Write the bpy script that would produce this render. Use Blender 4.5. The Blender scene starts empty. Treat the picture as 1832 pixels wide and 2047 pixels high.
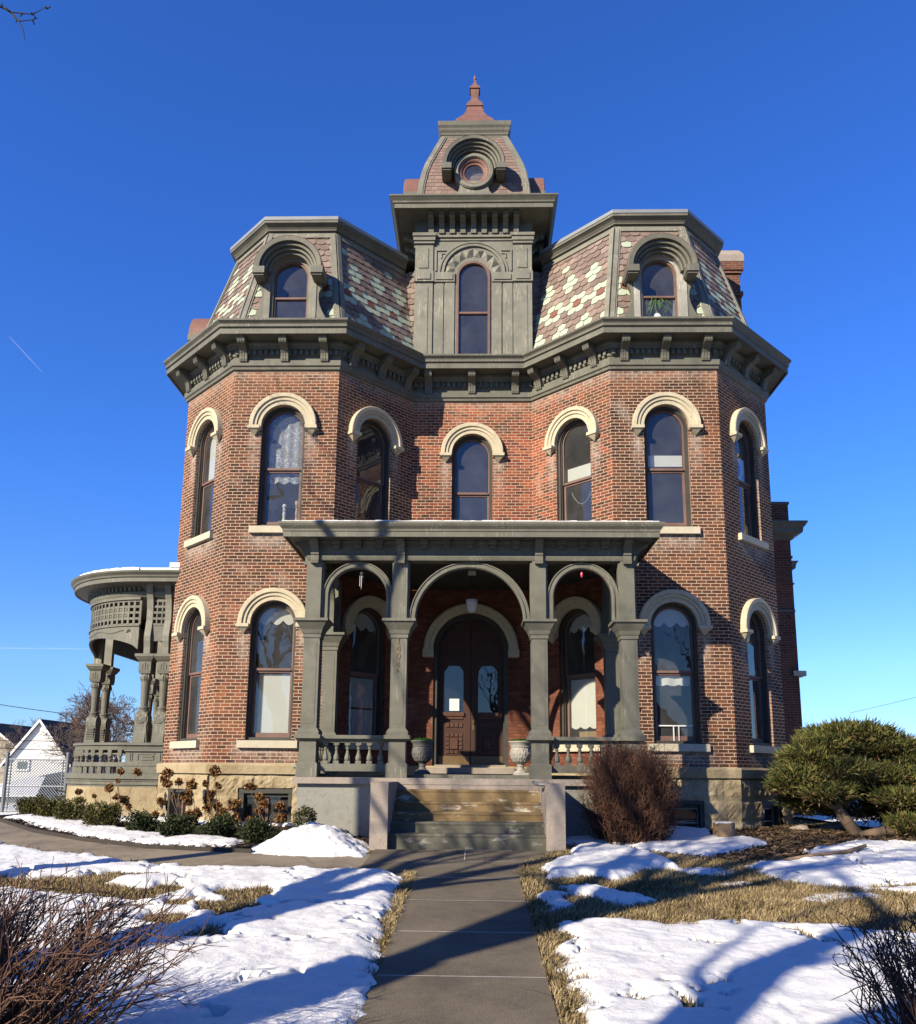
import bpy, bmesh, math, random
import numpy as np
from mathutils import Vector, Matrix
from math import sin, cos, pi, radians, sqrt, atan2, hypot
S = bpy.context.scene
COL = S.collection
# ------------------------------------------------------------------ camera
# the origin is the photographer's eye: z = 0 is eye height, +Y looks at the house
cd = bpy.data.cameras.new('camera'); cam = bpy.data.objects.new('camera', cd); COL.objects.link(cam)
_p, _yaw, _r = .18208, -.02376, -.0092
_fw = Vector((sin(_yaw)*cos(_p), cos(_yaw)*cos(_p), sin(_p)))
_rt = Vector((cos(_yaw), -sin(_yaw), 0)); _up = _rt.cross(_fw)
_R = cos(_r)*_rt - sin(_r)*_up; _U = cos(_r)*_up + sin(_r)*_rt
cam.matrix_world = Matrix(((_R.x, _U.x, -_fw.x, .09711), (_R.y, _U.y, -_fw.y, 0), (_R.z, _U.z, -_fw.z, 0), (0, 0, 0, 1)))
cd.sensor_width = 36; cd.lens = 1647.98/2047*36; cd.shift_y = 216.8/2047
cd.clip_start = .1; cd.clip_end = 3000
S.camera = cam
# ------------------------------------------------------------------ world, sun, exposure
SUN_AZ, SUN_EL = 42.4, 27.5          # degrees left of straight behind the camera, elevation
W = bpy.data.worlds.new('World'); S.world = W; W.use_nodes = True
_n = W.node_tree.nodes; _sky = _n.new('ShaderNodeTexSky'); _sky.sky_type = 'NISHITA'; _sky.sun_disc = False
_sky.sun_elevation = radians(SUN_EL); _sky.sun_rotation = radians(180+SUN_AZ)
_sky.altitude = 200; _sky.air_density = .6; _sky.dust_density = 0; _sky.ozone_density = 6.0
# cold clear winter air: the blue deepens overhead and pales towards the horizon
_tc = _n.new('ShaderNodeTexCoord'); _sx = _n.new('ShaderNodeSeparateXYZ'); _cr = _n.new('ShaderNodeValToRGB'); _t1 = _n.new('ShaderNodeMix'); _t2 = _n.new('ShaderNodeMix'); _lk = W.node_tree.links.new
for _q in (_t1, _t2): _q.data_type = 'RGBA'; _q.blend_type = 'MULTIPLY'; _q.inputs[0].default_value = 1
_e = _cr.color_ramp.elements; _e.new(.5); _e.new(.7)
for _el, (_po, _co) in zip(_e, ((.0, (.30, .28, .30)), (.12, (.40, .44, .42)), (.31, (.28, .47, .67)), (.55, (.25, .46, .75)))): _el.position = _po; _el.color = (*_co, 1)
_lk(_tc.outputs['Generated'], _sx.inputs[0]); _lk(_sx.outputs[2], _cr.inputs[0]); _lk(_sky.outputs[0], _t1.inputs[6]); _lk(_cr.outputs[0], _t1.inputs[7]); _lk(_t1.outputs[2], _t2.inputs[6]); _t2.inputs[7].default_value = (2, 2, 2, 1)
_lk(_t2.outputs[2], _n['Background'].inputs[0]); _n['Background'].inputs[1].default_value = .10
sl = bpy.data.lights.new('sun', 'SUN'); sun = bpy.data.objects.new('sun', sl); COL.objects.link(sun)
sl.energy = 5.0; sl.angle = radians(.53); sl.color = (1, .87, .66)
_sd = Vector((-sin(radians(SUN_AZ))*cos(radians(SUN_EL)), -cos(radians(SUN_AZ))*cos(radians(SUN_EL)), sin(radians(SUN_EL))))
sun.rotation_euler = _sd.to_track_quat('Z', 'Y').to_euler(); sun.location = _sd*60
S.view_settings.view_transform = 'Standard'; S.view_settings.look = 'None'; S.view_settings.gamma = 1
S.view_settings.exposure = 1.22
# ------------------------------------------------------------------ object helpers
def link(o, parent=None):
    COL.objects.link(o)
    if parent: o.parent = parent
    return o
def tag(o, label=None, cat=None, group=None, kind=None):
    if label: o['label'] = label
    if cat: o['category'] = cat
    if group: o['group'] = group
    if kind: o['kind'] = kind
    return o
def thing(name, label, cat, group=None, loc=None):
    o = bpy.data.objects.new(name, None); o.empty_display_size = .2; COL.objects.link(o)
    if loc: o.location = loc
    return tag(o, label, cat, group)
class MB:
    """collects polygons, then links them as ONE mesh object"""
    def __init__(s): s.v = []; s.f = []; s.uv = []; s.mi = []; s.col = []; s.uv2 = []
    def poly(s, pts, uv=None, mi=0, col=None, uv2=None):
        k = len(s.v); s.v.extend([tuple(p) for p in pts]); s.f.append(tuple(range(k, k+len(pts))))
        s.uv.append(uv if uv else [(p[0], p[2]) for p in pts]); s.mi.append(mi); s.col.append(col); s.uv2.append(uv2)
    def hexa(s, c, mi=0, uv=None):
        # c: 8 corners, bottom ring 0-3, top ring 4-7
        for q in ((0,1,5,4), (1,2,6,5), (2,3,7,6), (3,0,4,7), (4,5,6,7), (3,2,1,0)):
            P = [c[i] for i in q]; s.poly(P, None if uv is None else [uv[i] for i in q], mi)
    def box(s, x0, x1, y0, y1, z0, z1, mi=0):
        c = [(x0,y0,z0), (x1,y0,z0), (x1,y1,z0), (x0,y1,z0), (x0,y0,z1), (x1,y0,z1), (x1,y1,z1), (x0,y1,z1)]
        for q in ((0,1,5,4), (2,3,7,6)): s.poly([c[i] for i in q], [(c[i][0], c[i][2]) for i in q], mi)
        for q in ((1,2,6,5), (3,0,4,7)): s.poly([c[i] for i in q], [(c[i][1], c[i][2]) for i in q], mi)
        for q in ((4,5,6,7), (3,2,1,0)): s.poly([c[i] for i in q], [(c[i][0], c[i][1]) for i in q], mi)
    def tube(s, pts, rad, n=6, mi=0, cap=False):
        pts = [Vector(p) for p in pts]; rings = []
        if not hasattr(rad, '__len__'): rad = [rad]*len(pts)
        for i, p in enumerate(pts):
            t = (pts[min(i+1, len(pts)-1)]-pts[max(i-1, 0)])
            if t.length < 1e-9: t = Vector((0, 0, 1))
            t.normalize(); a = t.orthogonal() if abs(t.z) > .95 else t.cross(Vector((0, 0, 1))); a.normalize(); b = t.cross(a)
            rings.append([p+(a*cos(2*pi*k/n)+b*sin(2*pi*k/n))*rad[i] for k in range(n)])
        for i in range(len(rings)-1):
            for k in range(n):
                s.poly([rings[i][k], rings[i][(k+1) % n], rings[i+1][(k+1) % n], rings[i+1][k]], None, mi)
        if cap: s.poly(rings[0][::-1], None, mi); s.poly(rings[-1], None, mi)
    def lathe(s, x, y, prof, n=14, mi=0, sq=False, rot=0):
        R = []
        for r, z in prof:
            if sq: R.append([(x+a*r, y+b*r, z) for a, b in ((-1,-1), (1,-1), (1,1), (-1,1))])
            else: R.append([(x+r*cos(2*pi*k/n+rot), y+r*sin(2*pi*k/n+rot), z) for k in range(n)])
        m = len(R[0])
        for i in range(len(R)-1):
            for k in range(m): s.poly([R[i][k], R[i][(k+1) % m], R[i+1][(k+1) % m], R[i+1][k]], None, mi)
        s.poly(R[0][::-1], None, mi); s.poly(R[-1], None, mi)
    def build(s, name, mats, parent=None, smooth=False, fix=True, merge=False):
        me = bpy.data.meshes.new(name); me.from_pydata(s.v, [], s.f)
        if not isinstance(mats, (list, tuple)): mats = [mats]
        for m in mats: me.materials.append(m)
        uvl = me.uv_layers.new(name='UVMap')
        flat = [c for f in s.uv for p in f for c in p]
        uvl.data.foreach_set('uv', flat)
        if any(q is not None for q in s.uv2):
            l2 = me.uv_layers.new(name='Face'); l2.data.foreach_set('uv', [c for f, q in zip(s.uv, s.uv2) for p in (q or [(9, 9)]*len(f)) for c in p])
        if any(s.mi): me.polygons.foreach_set('material_index', s.mi)
        if any(c is not None for c in s.col):
            at = me.color_attributes.new('Col', 'FLOAT_COLOR', 'CORNER'); d = []
            for f, c in zip(s.f, s.col):
                c = c or (1, 1, 1); d.extend((c[0], c[1], c[2], 1)*len(f))
            at.data.foreach_set('color', d)
        if fix or merge:
            bm = bmesh.new(); bm.from_mesh(me)
            bmesh.ops.remove_doubles(bm, verts=bm.verts, dist=1e-5)
            if fix: bmesh.ops.recalc_face_normals(bm, faces=bm.faces)
            bm.to_mesh(me); bm.free()
        if smooth: me.polygons.foreach_set('use_smooth', [True]*len(me.polygons))
        me.update()
        return link(bpy.data.objects.new(name, me), parent)
def fastmesh(name, V, F, mat, uv=None, col=None, smooth=False, parent=None):
    """V (n,3) array, F (m,k) index array -> one mesh object"""
    V = np.asarray(V, np.float32); F = np.asarray(F, np.int32); m, k = F.shape
    me = bpy.data.meshes.new(name); me.vertices.add(len(V)); me.vertices.foreach_set('co', V.ravel())
    me.loops.add(m*k); me.loops.foreach_set('vertex_index', F.ravel())
    me.polygons.add(m); me.polygons.foreach_set('loop_start', np.arange(0, m*k, k, dtype=np.int32))
    me.polygons.foreach_set('loop_total', np.full(m, k, np.int32))
    me.materials.append(mat)
    if col is not None:
        at = me.color_attributes.new('Col', 'FLOAT_COLOR', 'POINT')
        c4 = np.ones((len(V), 4), np.float32); c4[:, :3] = col; at.data.foreach_set('color', c4.ravel())
    me.update(calc_edges=True); me.validate()
    if smooth: me.polygons.foreach_set('use_smooth', np.ones(len(me.polygons), bool))
    return link(bpy.data.objects.new(name, me), parent)
class Fr:
    """a vertical plane: origin, u along it, n outward"""
    def __init__(s, x, y, ang): s.o = (x, y); s.u = (cos(ang), sin(ang)); s.n = (sin(ang), -cos(ang))
    def __call__(s, u, z, o=0): return (s.o[0]+s.u[0]*u+s.n[0]*o, s.o[1]+s.u[1]*u+s.n[1]*o, z)
def fbox(mb, F, u0, u1, z0, z1, o0, o1, mi=0):
    c = [F(u0,z0,o1), F(u1,z0,o1), F(u1,z0,o0), F(u0,z0,o0), F(u0,z1,o1), F(u1,z1,o1), F(u1,z1,o0), F(u0,z1,o0)]
    q = [(u0,z0), (u1,z0), (u1+.1,z0), (u0-.1,z0), (u0,z1), (u1,z1), (u1+.1,z1), (u0-.1,z1)]
    mb.hexa(c, mi, q)
def apath(uc, zc, leg, n, full=False, a0=180, a1=0):
    """unit normals + anchor of an arch line: list of (anchor u, anchor z, normal u, normal z)"""
    L = []
    if full: return [(uc, zc, cos(2*pi*k/n), sin(2*pi*k/n)) for k in range(n+1)]
    if leg: L.append((uc, zc-leg, cos(radians(a0)), 0))
    for k in range(n+1):
        a = radians(a0+(a1-a0)*k/n); L.append((uc, zc, cos(a), sin(a)))
    if leg: L.append((uc, zc-leg, cos(radians(a1)), 0))
    return L
def ring(mb, F, uc, zc, sec, leg=0, n=22, full=False, mi=0, a0=180, a1=0, closed=True):
    """sweep a section [(r, o)...] along an arch (with straight legs) or a full circle"""
    P = [[F(a+nu*r, z+nz*r, o) for r, o in sec] for a, z, nu, nz in apath(uc, zc, leg, n, full, a0, a1)]
    m = len(sec); rng_ = range(m) if closed else range(m-1)
    for i in range(len(P)-1):
        for k in rng_: mb.poly([P[i][k], P[i][(k+1) % m], P[i+1][(k+1) % m], P[i+1][k]], None, mi)
    if closed and not full: mb.poly(P[0], None, mi); mb.poly(P[-1][::-1], None, mi)
def rsec(r0, r1, o0, o1): return [(r0, o0), (r0, o1), (r1, o1), (r1, o0)]
def archplate(mb, F, uc, zc, r, zb, o, n=20, mi=0):
    pts = [(uc-r, zb)]+[(uc+r*cos(pi-pi*k/n), zc+r*sin(pi*k/n)) for k in range(n+1)]+[(uc+r, zb)]
    mb.poly([F(a, b, o) for a, b in pts], pts, mi)
def prism(mb, F, pts, o0, o1, mi=0):
    """a (u, z) outline given thickness from o0 to o1"""
    mb.poly([F(a, b, o1) for a, b in pts], list(pts), mi); mb.poly([F(a, b, o0) for a, b in pts][::-1], list(pts)[::-1], mi)
    for i in range(len(pts)):
        a, b = pts[i], pts[(i+1) % len(pts)]
        mb.poly([F(a[0],a[1],o1), F(a[0],a[1],o0), F(b[0],b[1],o0), F(b[0],b[1],o1)], None, mi)
def offs(P, o, closed=False):
    """offset a plan polyline outward (right-hand side of travel is inside) with mitred corners"""
    R = []; n = len(P)
    for i in range(n):
        ns = []
        for a, b in ((i-1, i), (i, i+1)):
            if closed: a %= n; b %= n
            if a < 0 or b >= n: continue
            dx, dy = P[b][0]-P[a][0], P[b][1]-P[a][1]; l = hypot(dx, dy); ns.append((dy/l, -dx/l))
        if len(ns) == 1: m = ns[0]
        else:
            d = 1+ns[0][0]*ns[1][0]+ns[0][1]*ns[1][1]; m = ((ns[0][0]+ns[1][0])/d, (ns[0][1]+ns[1][1])/d)
        R.append((P[i][0]+o*m[0], P[i][1]+o*m[1]))
    return R
def sweep(mb, P, prof, mi=0, closed=False, seg=None):
    R = [offs(P, o, closed) for o, z in prof]; n = len(P)
    L = [0]
    for i in range(1, len(prof)): L.append(L[-1]+hypot(prof[i][0]-prof[i-1][0], prof[i][1]-prof[i-1][1]))
    s = 0
    for i in range(n if closed else n-1):
        j = (i+1) % n; d = hypot(P[j][0]-P[i][0], P[j][1]-P[i][1])
        if seg is None or i in seg:
            for k in range(len(prof)-1):
                a, b = R[k], R[k+1]; z0, z1 = prof[k][1], prof[k+1][1]
                mb.poly([(a[i][0],a[i][1],z0), (a[j][0],a[j][1],z0), (b[j][0],b[j][1],z1), (b[i][0],b[i][1],z1)],
                        [(s, L[k]), (s+d, L[k]), (s+d, L[k+1]), (s, L[k+1])], mi)
        s += d
def bplace(o, loc, rz=0): o.location = loc; o.rotation_euler = (0, 0, rz); return o
# ------------------------------------------------------------------ materials
ALB = .61      # all base colours below are noted for a bright card; scale them to this exposure
class NT:
    def __init__(s, name):
        s.m = bpy.data.materials.new(name); s.m.use_nodes = True; s.t = s.m.node_tree; s.b = s.t.nodes['Principled BSDF']
    def n(s, typ, **k):
        q = s.t.nodes.new('ShaderNode'+typ)
        for a, v in k.items(): setattr(q, a, v)
        return q
    def put(s, sock, v):
        if v is None: return
        if isinstance(v, bpy.types.NodeSocket): s.t.links.new(v, sock)
        elif hasattr(v, '__len__') and len(v) == 3 and sock.type == 'RGBA': sock.default_value = (*v, 1)
        else: sock.default_value = v
    def math(s, op, a, b=None, c=None, clamp=False):
        q = s.n('Math', operation=op, use_clamp=clamp); s.put(q.inputs[0], a)
        if b is not None: s.put(q.inputs[1], b)
        if c is not None: s.put(q.inputs[2], c)
        return q.outputs[0]
    def mix(s, f, a, b, blend='MIX'):
        q = s.n('Mix', data_type='RGBA', blend_type=blend); s.put(q.inputs[0], f); s.put(q.inputs[6], a); s.put(q.inputs[7], b); return q.outputs[2]
    def noise(s, vec, scale, detail=4, rough=.55, dims='3D'):
        q = s.n('TexNoise', noise_dimensions=dims); s.put(q.inputs['Vector'], vec); q.inputs['Scale'].default_value = scale
        q.inputs['Detail'].default_value = detail; q.inputs['Roughness'].default_value = rough; return q.outputs[0]
    def ramp(s, f, stops, interp='LINEAR'):
        q = s.n('ValToRGB'); e = q.color_ramp.elements; q.color_ramp.interpolation = interp
        while len(e) < len(stops): e.new(.5)
        for el, (p, c) in zip(e, stops): el.position = p; el.color = (*c, 1) if len(c) == 3 else c
        s.put(q.inputs[0], f); return q.outputs[0]
    def rng(s, f, a, b, c=0, d=1):
        q = s.n('MapRange'); s.put(q.inputs[0], f)
        for i, v in enumerate((a, b, c, d)): q.inputs[i+1].default_value = v
        return q.outputs[0]
    def bump(s, h, strength, dist, normal=None):
        q = s.n('Bump'); q.inputs['Strength'].default_value = strength; q.inputs['Distance'].default_value = dist; s.put(q.inputs['Height'], h)
        if normal: s.put(q.inputs['Normal'], normal)
        return q.outputs[0]
    def pos(s): return s.n('NewGeometry').outputs['Position']
    def uv(s): return s.n('UVMap').outputs[0]
    def sep(s, v): q = s.n('SeparateXYZ'); s.put(q.inputs[0], v); return q.outputs
    def comb(s, x, y, z=0):
        q = s.n('CombineXYZ'); s.put(q.inputs[0], x); s.put(q.inputs[1], y); s.put(q.inputs[2], z); return q.outputs[0]
    def out(s, col=None, rough=None, normal=None, spec=None, metal=None):
        b = s.b
        s.put(b.inputs['Base Color'], s.mix(1.0, col, (ALB, ALB, ALB), 'MULTIPLY')); s.put(b.inputs['Roughness'], rough); s.put(b.inputs['Normal'], normal)
        s.put(b.inputs['Specular IOR Level'], spec); s.put(b.inputs['Metallic'], metal); return s.m
def plain(name, col, rough=.7, var=.25, scale=3, bs=40, bst=.15, bd=.003, spec=.25, dirt=None, metal=None):
    """one colour, softly varied by two noises, with a fine bump; dirt = (colour, amount) adds worn patches"""
    k = NT(name); p = k.pos(); a = k.noise(p, scale, 6, .65); b = k.noise(p, scale*9, 3)
    f = k.math('ADD', k.math('MULTIPLY', a, .7), k.math('MULTIPLY', b, .3))
    lo = [c*(1-var) for c in col]; hi = [min(1, c*(1+var)) for c in col]
    c = k.ramp(f, [(.3, lo), (.7, hi)])
    if dirt:
        d = k.rng(k.noise(p, scale*4.3, 8, .75), .62-dirt[1]*.25, .72-dirt[1]*.2); c = k.mix(d, c, dirt[0])
    return k.out(c, rough, k.bump(k.noise(p, bs, 4), bst, bd), spec, metal)
def painted(name, col, wear=.0, wearcol=(.5, .49, .44)):
    """old paint on boards: fine vertical grain, brush marks, worn patches"""
    k = NT(name); p = k.pos(); x, y, z = k.sep(p)
    g = k.noise(k.comb(k.math('MULTIPLY', x, 38), k.math('MULTIPLY', y, 38), k.math('MULTIPLY', z, 2.5)), 1, 5, .6)
    a = k.noise(p, 2.2, 6, .7)
    c = k.ramp(a, [(.26, [v*.70 for v in col]), (.5, col), (.74, [min(1, v*1.25) for v in col])])
    c = k.mix(k.rng(g, .5, .75, 0, .22), c, [v*.62 for v in col])
    if wear:
        w = k.math('MULTIPLY', k.rng(k.noise(p, 1.6, 6, .7), .5, .6), k.rng(g, .56-.1*wear, .6)); c = k.mix(w, c, wearcol)
        fl = k.rng(k.noise(p, 26, 6, .7), .66, .69); c = k.mix(k.math('MULTIPLY', fl, wear), c, wearcol)
    return k.out(c, .62, k.bump(k.math('ADD', g, k.noise(p, 60, 3)), .22, .003), .3)
def brick(name, stops, mortar, bw=.205, bh=.0726, m=.0066, stain=1.0, depth=.006, face=False):
    """running bond in metres on the UV map; every brick its own colour, worn joints, efflorescence and red patches"""
    k = NT(name); u, v, _ = k.sep(k.uv()); p = k.pos()
    wob = k.noise(p, 14, 2); u = k.math('ADD', u, k.math('MULTIPLY', k.math('SUBTRACT', wob, .5), .006)); v = k.math('ADD', v, k.math('MULTIPLY', k.math('SUBTRACT', k.noise(p, 11, 2), .5), .006))
    V = k.math('DIVIDE', v, bh); row = k.math('FLOOR', V); fv = k.math('SUBTRACT', V, row)
    sh = k.math('MULTIPLY', k.math('FLOORED_MODULO', row, 2.0), .5)
    rn = k.n('TexWhiteNoise', noise_dimensions='1D'); k.put(rn.inputs['W'], row)
    U = k.math('ADD', k.math('ADD', k.math('DIVIDE', u, bw), sh), k.math('MULTIPLY', rn.outputs[0], .16)); colm = k.math('FLOOR', U); fu = k.math('SUBTRACT', U, colm)
    du = k.math('MULTIPLY', k.math('MINIMUM', fu, k.math('SUBTRACT', 1.0, fu)), bw); dv = k.math('MULTIPLY', k.math('MINIMUM', fv, k.math('SUBTRACT', 1.0, fv)), bh)
    d = k.math('MINIMUM', du, dv); joint = k.rng(d, m*.75, m*1.25, 1, 0)
    wn = k.n('TexWhiteNoise', noise_dimensions='2D'); k.put(wn.inputs['Vector'], k.comb(colm, row))
    big = k.noise(p, .55, 5, .65)
    f = k.math('ADD', k.math('MULTIPLY', wn.outputs[0], .66), k.rng(big, .3, .7, -.2, .48))
    c = k.ramp(f, stops)
    c = k.mix(k.rng(k.noise(p, 30, 4, .7), .45, .75, 0, .5), c, k.mix(.5, c, (.05, .035, .03)))
    sx, sy, sz = k.sep(p); soot = k.noise(k.comb(k.math('MULTIPLY', sx, 1.3), k.math('MULTIPLY', sy, 1.3), k.math('MULTIPLY', sz, .55)), 1, 6, .68); c = k.mix(k.rng(soot, .47, .72, 0, .75), c, k.mix(.75, c, (.03, .02, .018)))
    mc = k.mix(k.noise(p, 6, 4), mortar, [q*.8 for q in mortar])
    worn = k.rng(k.noise(p, 2.3, 5, .7), .6, .72); joint2 = k.math('MULTIPLY', joint, k.math('SUBTRACT', 1.0, k.math('MULTIPLY', worn, .35)))
    c = k.mix(joint2, c, mc)
    if stain:
        red = k.math('MULTIPLY', k.rng(k.noise(p, .9, 6, .72), .58, .72), .5*stain); c = k.mix(red, c, (.30, .10, .045))
        pale = k.math('MULTIPLY', k.rng(k.noise(k.comb(*[k.math('ADD', q, 7.0) for q in k.sep(p)]), 1.1, 8, .74), .58, .74), .6*stain); c = k.mix(pale, c, (.46, .37, .31))
    if face:      # lime runs below the hood ends and the sills, pale salts under the cornice
        q = k.n('UVMap'); q.uv_map = 'Face'; fx, z, _ = k.sep(q.outputs[0]); ax = k.math('ABSOLUTE', fx); dd = k.math('ABSOLUTE', k.math('SUBTRACT', ax, .635))
        def band(a, b): return k.math('MULTIPLY', k.rng(z, a, b), k.math('LESS_THAN', z, b+.1))
        run = k.math('MULTIPLY', k.rng(dd, .02, .19, 1, 0), k.math('ADD', band(6.35, 7.30), band(1.9, 2.84)))
        sill = k.math('MULTIPLY', k.rng(ax, .5, .85, 1, 0), k.math('ADD', band(4.62, 5.06), band(.05, .45)))
        topb = k.rng(z, 8.55, 8.88, 0, .8); m_ = k.math('MAXIMUM', run, k.math('MAXIMUM', sill, topb)); m_ = k.math('MULTIPLY', m_, k.rng(k.noise(p, 7, 6, .7), .38, .6, .1, .8))
        c = k.mix(m_, c, (.50, .42, .36)); og = k.math('MULTIPLY', k.rng(z, 7.9, 8.7), k.rng(k.noise(p, 1.3, 5, .7), .42, .6, 0, .55)); c = k.mix(og, c, k.mix(joint, (.34, .125, .06), mc))
    h = k.math('ADD', k.math('MULTIPLY', k.math('SUBTRACT', 1.0, joint), 1.0), k.math('MULTIPLY', k.noise(p, 45, 4), .35))
    return k.out(c, .88, k.bump(h, .7, depth), .15)
def rgb(r, g, b):
    f = lambda x: (x/255/12.92) if x/255 <= .04045 else ((x/255+.055)/1.055)**2.4
    return (f(r), f(g), f(b))
TRIM = (.152, .150, .120)
M = {}
M['trim'] = painted('olive_grey_paint', TRIM, .22, (.27, .26, .21))
M['trimworn'] = painted('weathered_grey_paint', (.215, .213, .175), .5, (.40, .37, .30))
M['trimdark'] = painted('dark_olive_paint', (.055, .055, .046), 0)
M['peel'] = painted('peeling_pale_paint', (.36, .35, .31), 1.0, (.6, .58, .53))
M['sash'] = painted('brown_sash_paint', (.19, .11, .09), 0)
M['redmetal'] = plain('red_brown_roof_metal', (.225, .115, .09), .6, .3, 5, 30, .2)
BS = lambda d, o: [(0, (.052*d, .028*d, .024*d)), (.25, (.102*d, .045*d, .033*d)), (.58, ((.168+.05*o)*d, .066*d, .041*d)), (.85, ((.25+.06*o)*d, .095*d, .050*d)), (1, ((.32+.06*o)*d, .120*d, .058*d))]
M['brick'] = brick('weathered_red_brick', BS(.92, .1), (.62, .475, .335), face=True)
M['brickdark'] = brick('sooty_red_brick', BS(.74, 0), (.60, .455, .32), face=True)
M['brickorange'] = brick('orange_red_brick', BS(1.06, 1.5), (.60, .45, .31), face=True)
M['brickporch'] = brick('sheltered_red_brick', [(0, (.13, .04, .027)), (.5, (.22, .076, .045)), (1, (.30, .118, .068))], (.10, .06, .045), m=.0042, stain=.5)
M['brickfar'] = brick('plain_red_brick', [(0, (.13, .05, .036)), (1, (.25, .10, .065))], (.34, .24, .18), m=.005, stain=.3)
M['cream'] = plain('cream_stone_paint', (.57, .505, .365), .75, .14, 4, 60, .25, .003, .2, ((.30, .27, .2), .25))
M['sill'] = plain('cream_sill_stone', (.56, .51, .39), .75, .14, 5, 60, .25, .003, .2, ((.36, .32, .25), .2))
M['slate0'] = plain('mauve_slate', (.245, .185, .158), .7, .3, 4, 50, .3)
M['slate1'] = plain('brown_slate', (.205, .152, .130), .7, .3, 4, 50, .3)
M['slate2'] = plain('rosy_slate', (.30, .225, .19), .7, .3, 4, 50, .3)
M['slate3'] = plain('pale_green_slate', (.46, .53, .41), .7, .18, 6, 60, .35, .004, .2, ((.52, .57, .45), .2))
M['slate4'] = plain('rust_red_slate', (.24, .095, .068), .7, .25, 4, 50, .3)
M['roofmetal'] = plain('grey_edge_metal', (.25, .27, .29), .45, .12, 3, 30, .08, .002, .5)
M['flatroof'] = plain('flat_roof_felt', (.12, .12, .12), .9)
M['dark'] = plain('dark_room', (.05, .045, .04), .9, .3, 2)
M['roomwall'] = plain('dim_room_wall', (.14, .125, .10), .9, .2, 2)
M['wood'] = painted('dark_red_door_wood', (.060, .023, .014), 0)
M['woodpanel'] = painted('carved_door_wood', (.095, .038, .021), 0)
M['kick'] = plain('brass_kick_plate', (.19, .12, .05), .5, .25, 6, 30, .1, .002, .5, None, .4)
M['white'] = plain('white_blind_cloth', (.72, .70, .65), .8, .06, 3, 80, .1)
M['paper'] = plain('white_paper', (.8, .79, .78), .7, .03, 3)
M['concrete'] = plain('grey_concrete', (.30, .30, .275), .9, .16, 2.5, 70, .3, .004, .15, ((.23, .22, .18), .3))
M['pier'] = plain('pinkish_grey_stone', (.36, .31, .27), .9, .18, 5, 70, .35, .004, .15, ((.26, .21, .17), .3))
M['iron'] = plain('dark_iron', (.03, .03, .03), .5)
M['steel'] = plain('galvanised_steel', (.30, .32, .34), .42, .2, 8, 40, .1, .002, .5, None, .7)
M['bronze'] = plain('bronze_digits', (.25, .17, .07), .4, .2, 8, 40, .05, .002, .5, None, .6)
def glass(name, refl=1.0, wav=.35, dust=.045):
    k = NT(name); t = k.t; t.nodes.remove(k.b)
    p = k.pos(); nm = k.bump(k.noise(p, 2.4, 2), .08*wav, .05)
    lw = k.n('LayerWeight'); k.put(lw.inputs['Normal'], nm)
    f = k.math('MULTIPLY_ADD', k.math('POWER', lw.outputs['Facing'], 4.0), 1.0*refl, .085, clamp=True)
    tr = k.n('BsdfTransparent'); tr.inputs[0].default_value = (.80, .84, .84, 1); gl = k.n('BsdfGlossy'); gl.inputs['Roughness'].default_value = .012; k.put(gl.inputs['Normal'], nm)
    mx = k.n('MixShader'); k.put(mx.inputs[0], f); t.links.new(tr.outputs[0], mx.inputs[1]); t.links.new(gl.outputs[0], mx.inputs[2])
    df = k.n('BsdfDiffuse'); df.inputs[0].default_value = (.55, .56, .58, 1); m2 = k.n('MixShader'); k.put(m2.inputs[0], k.rng(k.noise(p, 1.6, 6, .7), .3, .75, dust*.55, dust*1.5)); t.links.new(mx.outputs[0], m2.inputs[1]); t.links.new(df.outputs[0], m2.inputs[2])   # dusty old panes
    t.links.new(m2.outputs[0], t.nodes['Material Output'].inputs[0]); return k.m
M['glass'] = glass('window_glass', 1.3); M['glassdoor'] = glass('door_glass', 1.0, .35, .012)
def colattr(name, rough=.8, spec=.15, trans=0):
    k = NT(name); q = k.n('VertexColor'); q.layer_name = 'Col'
    k.out(q.outputs[0], rough, None, spec)
    if trans: k.put(k.b.inputs['Subsurface Weight'], 0)
    return k.m
M['leaf'] = colattr('foliage'); M['twig'] = colattr('twigs', .85); M['blade'] = colattr('dry_grass_blades', .9, .1)
# ------------------------------------------------------------------ numpy noise for the ground
class VN:
    def __init__(s, seed): s.g = np.random.RandomState(seed).rand(256, 256)
    def __call__(s, x, y):
        xi = np.floor(x).astype(int); yi = np.floor(y).astype(int); fx = x-xi; fy = y-yi
        fx = fx*fx*(3-2*fx); fy = fy*fy*(3-2*fy); g = s.g; a = g[xi % 256, yi % 256]; b = g[(xi+1) % 256, yi % 256]; c = g[xi % 256, (yi+1) % 256]; d = g[(xi+1) % 256, (yi+1) % 256]
        return a*(1-fx)*(1-fy)+b*fx*(1-fy)+c*(1-fx)*fy+d*fx*fy
def fbm(x, y, sc, oct=4, seed=1, gain=.5):
    t = 0; a = 1; s = 0; n = VN(seed)
    for i in range(oct): t = t+a*n(x*sc+17*i, y*sc+31*i); s += a; a *= gain; sc *= 2.03
    return t/s
def gz(X, Y):
    """height of the natural ground"""
    X = np.asarray(X, float); Y = np.asarray(Y, float)
    z = np.where(Y > 17, -1.08, np.where(Y > 13.4, -1.21+(Y-13.4)/3.6*.13, -1.21-.057*(13.4-Y)))
    z = np.maximum(z, -2.2)
    return z-np.clip(-X-9.5, 0, 60)*.055-np.clip(np.maximum(Y-40, X-14), 0, 60)*.01
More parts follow.
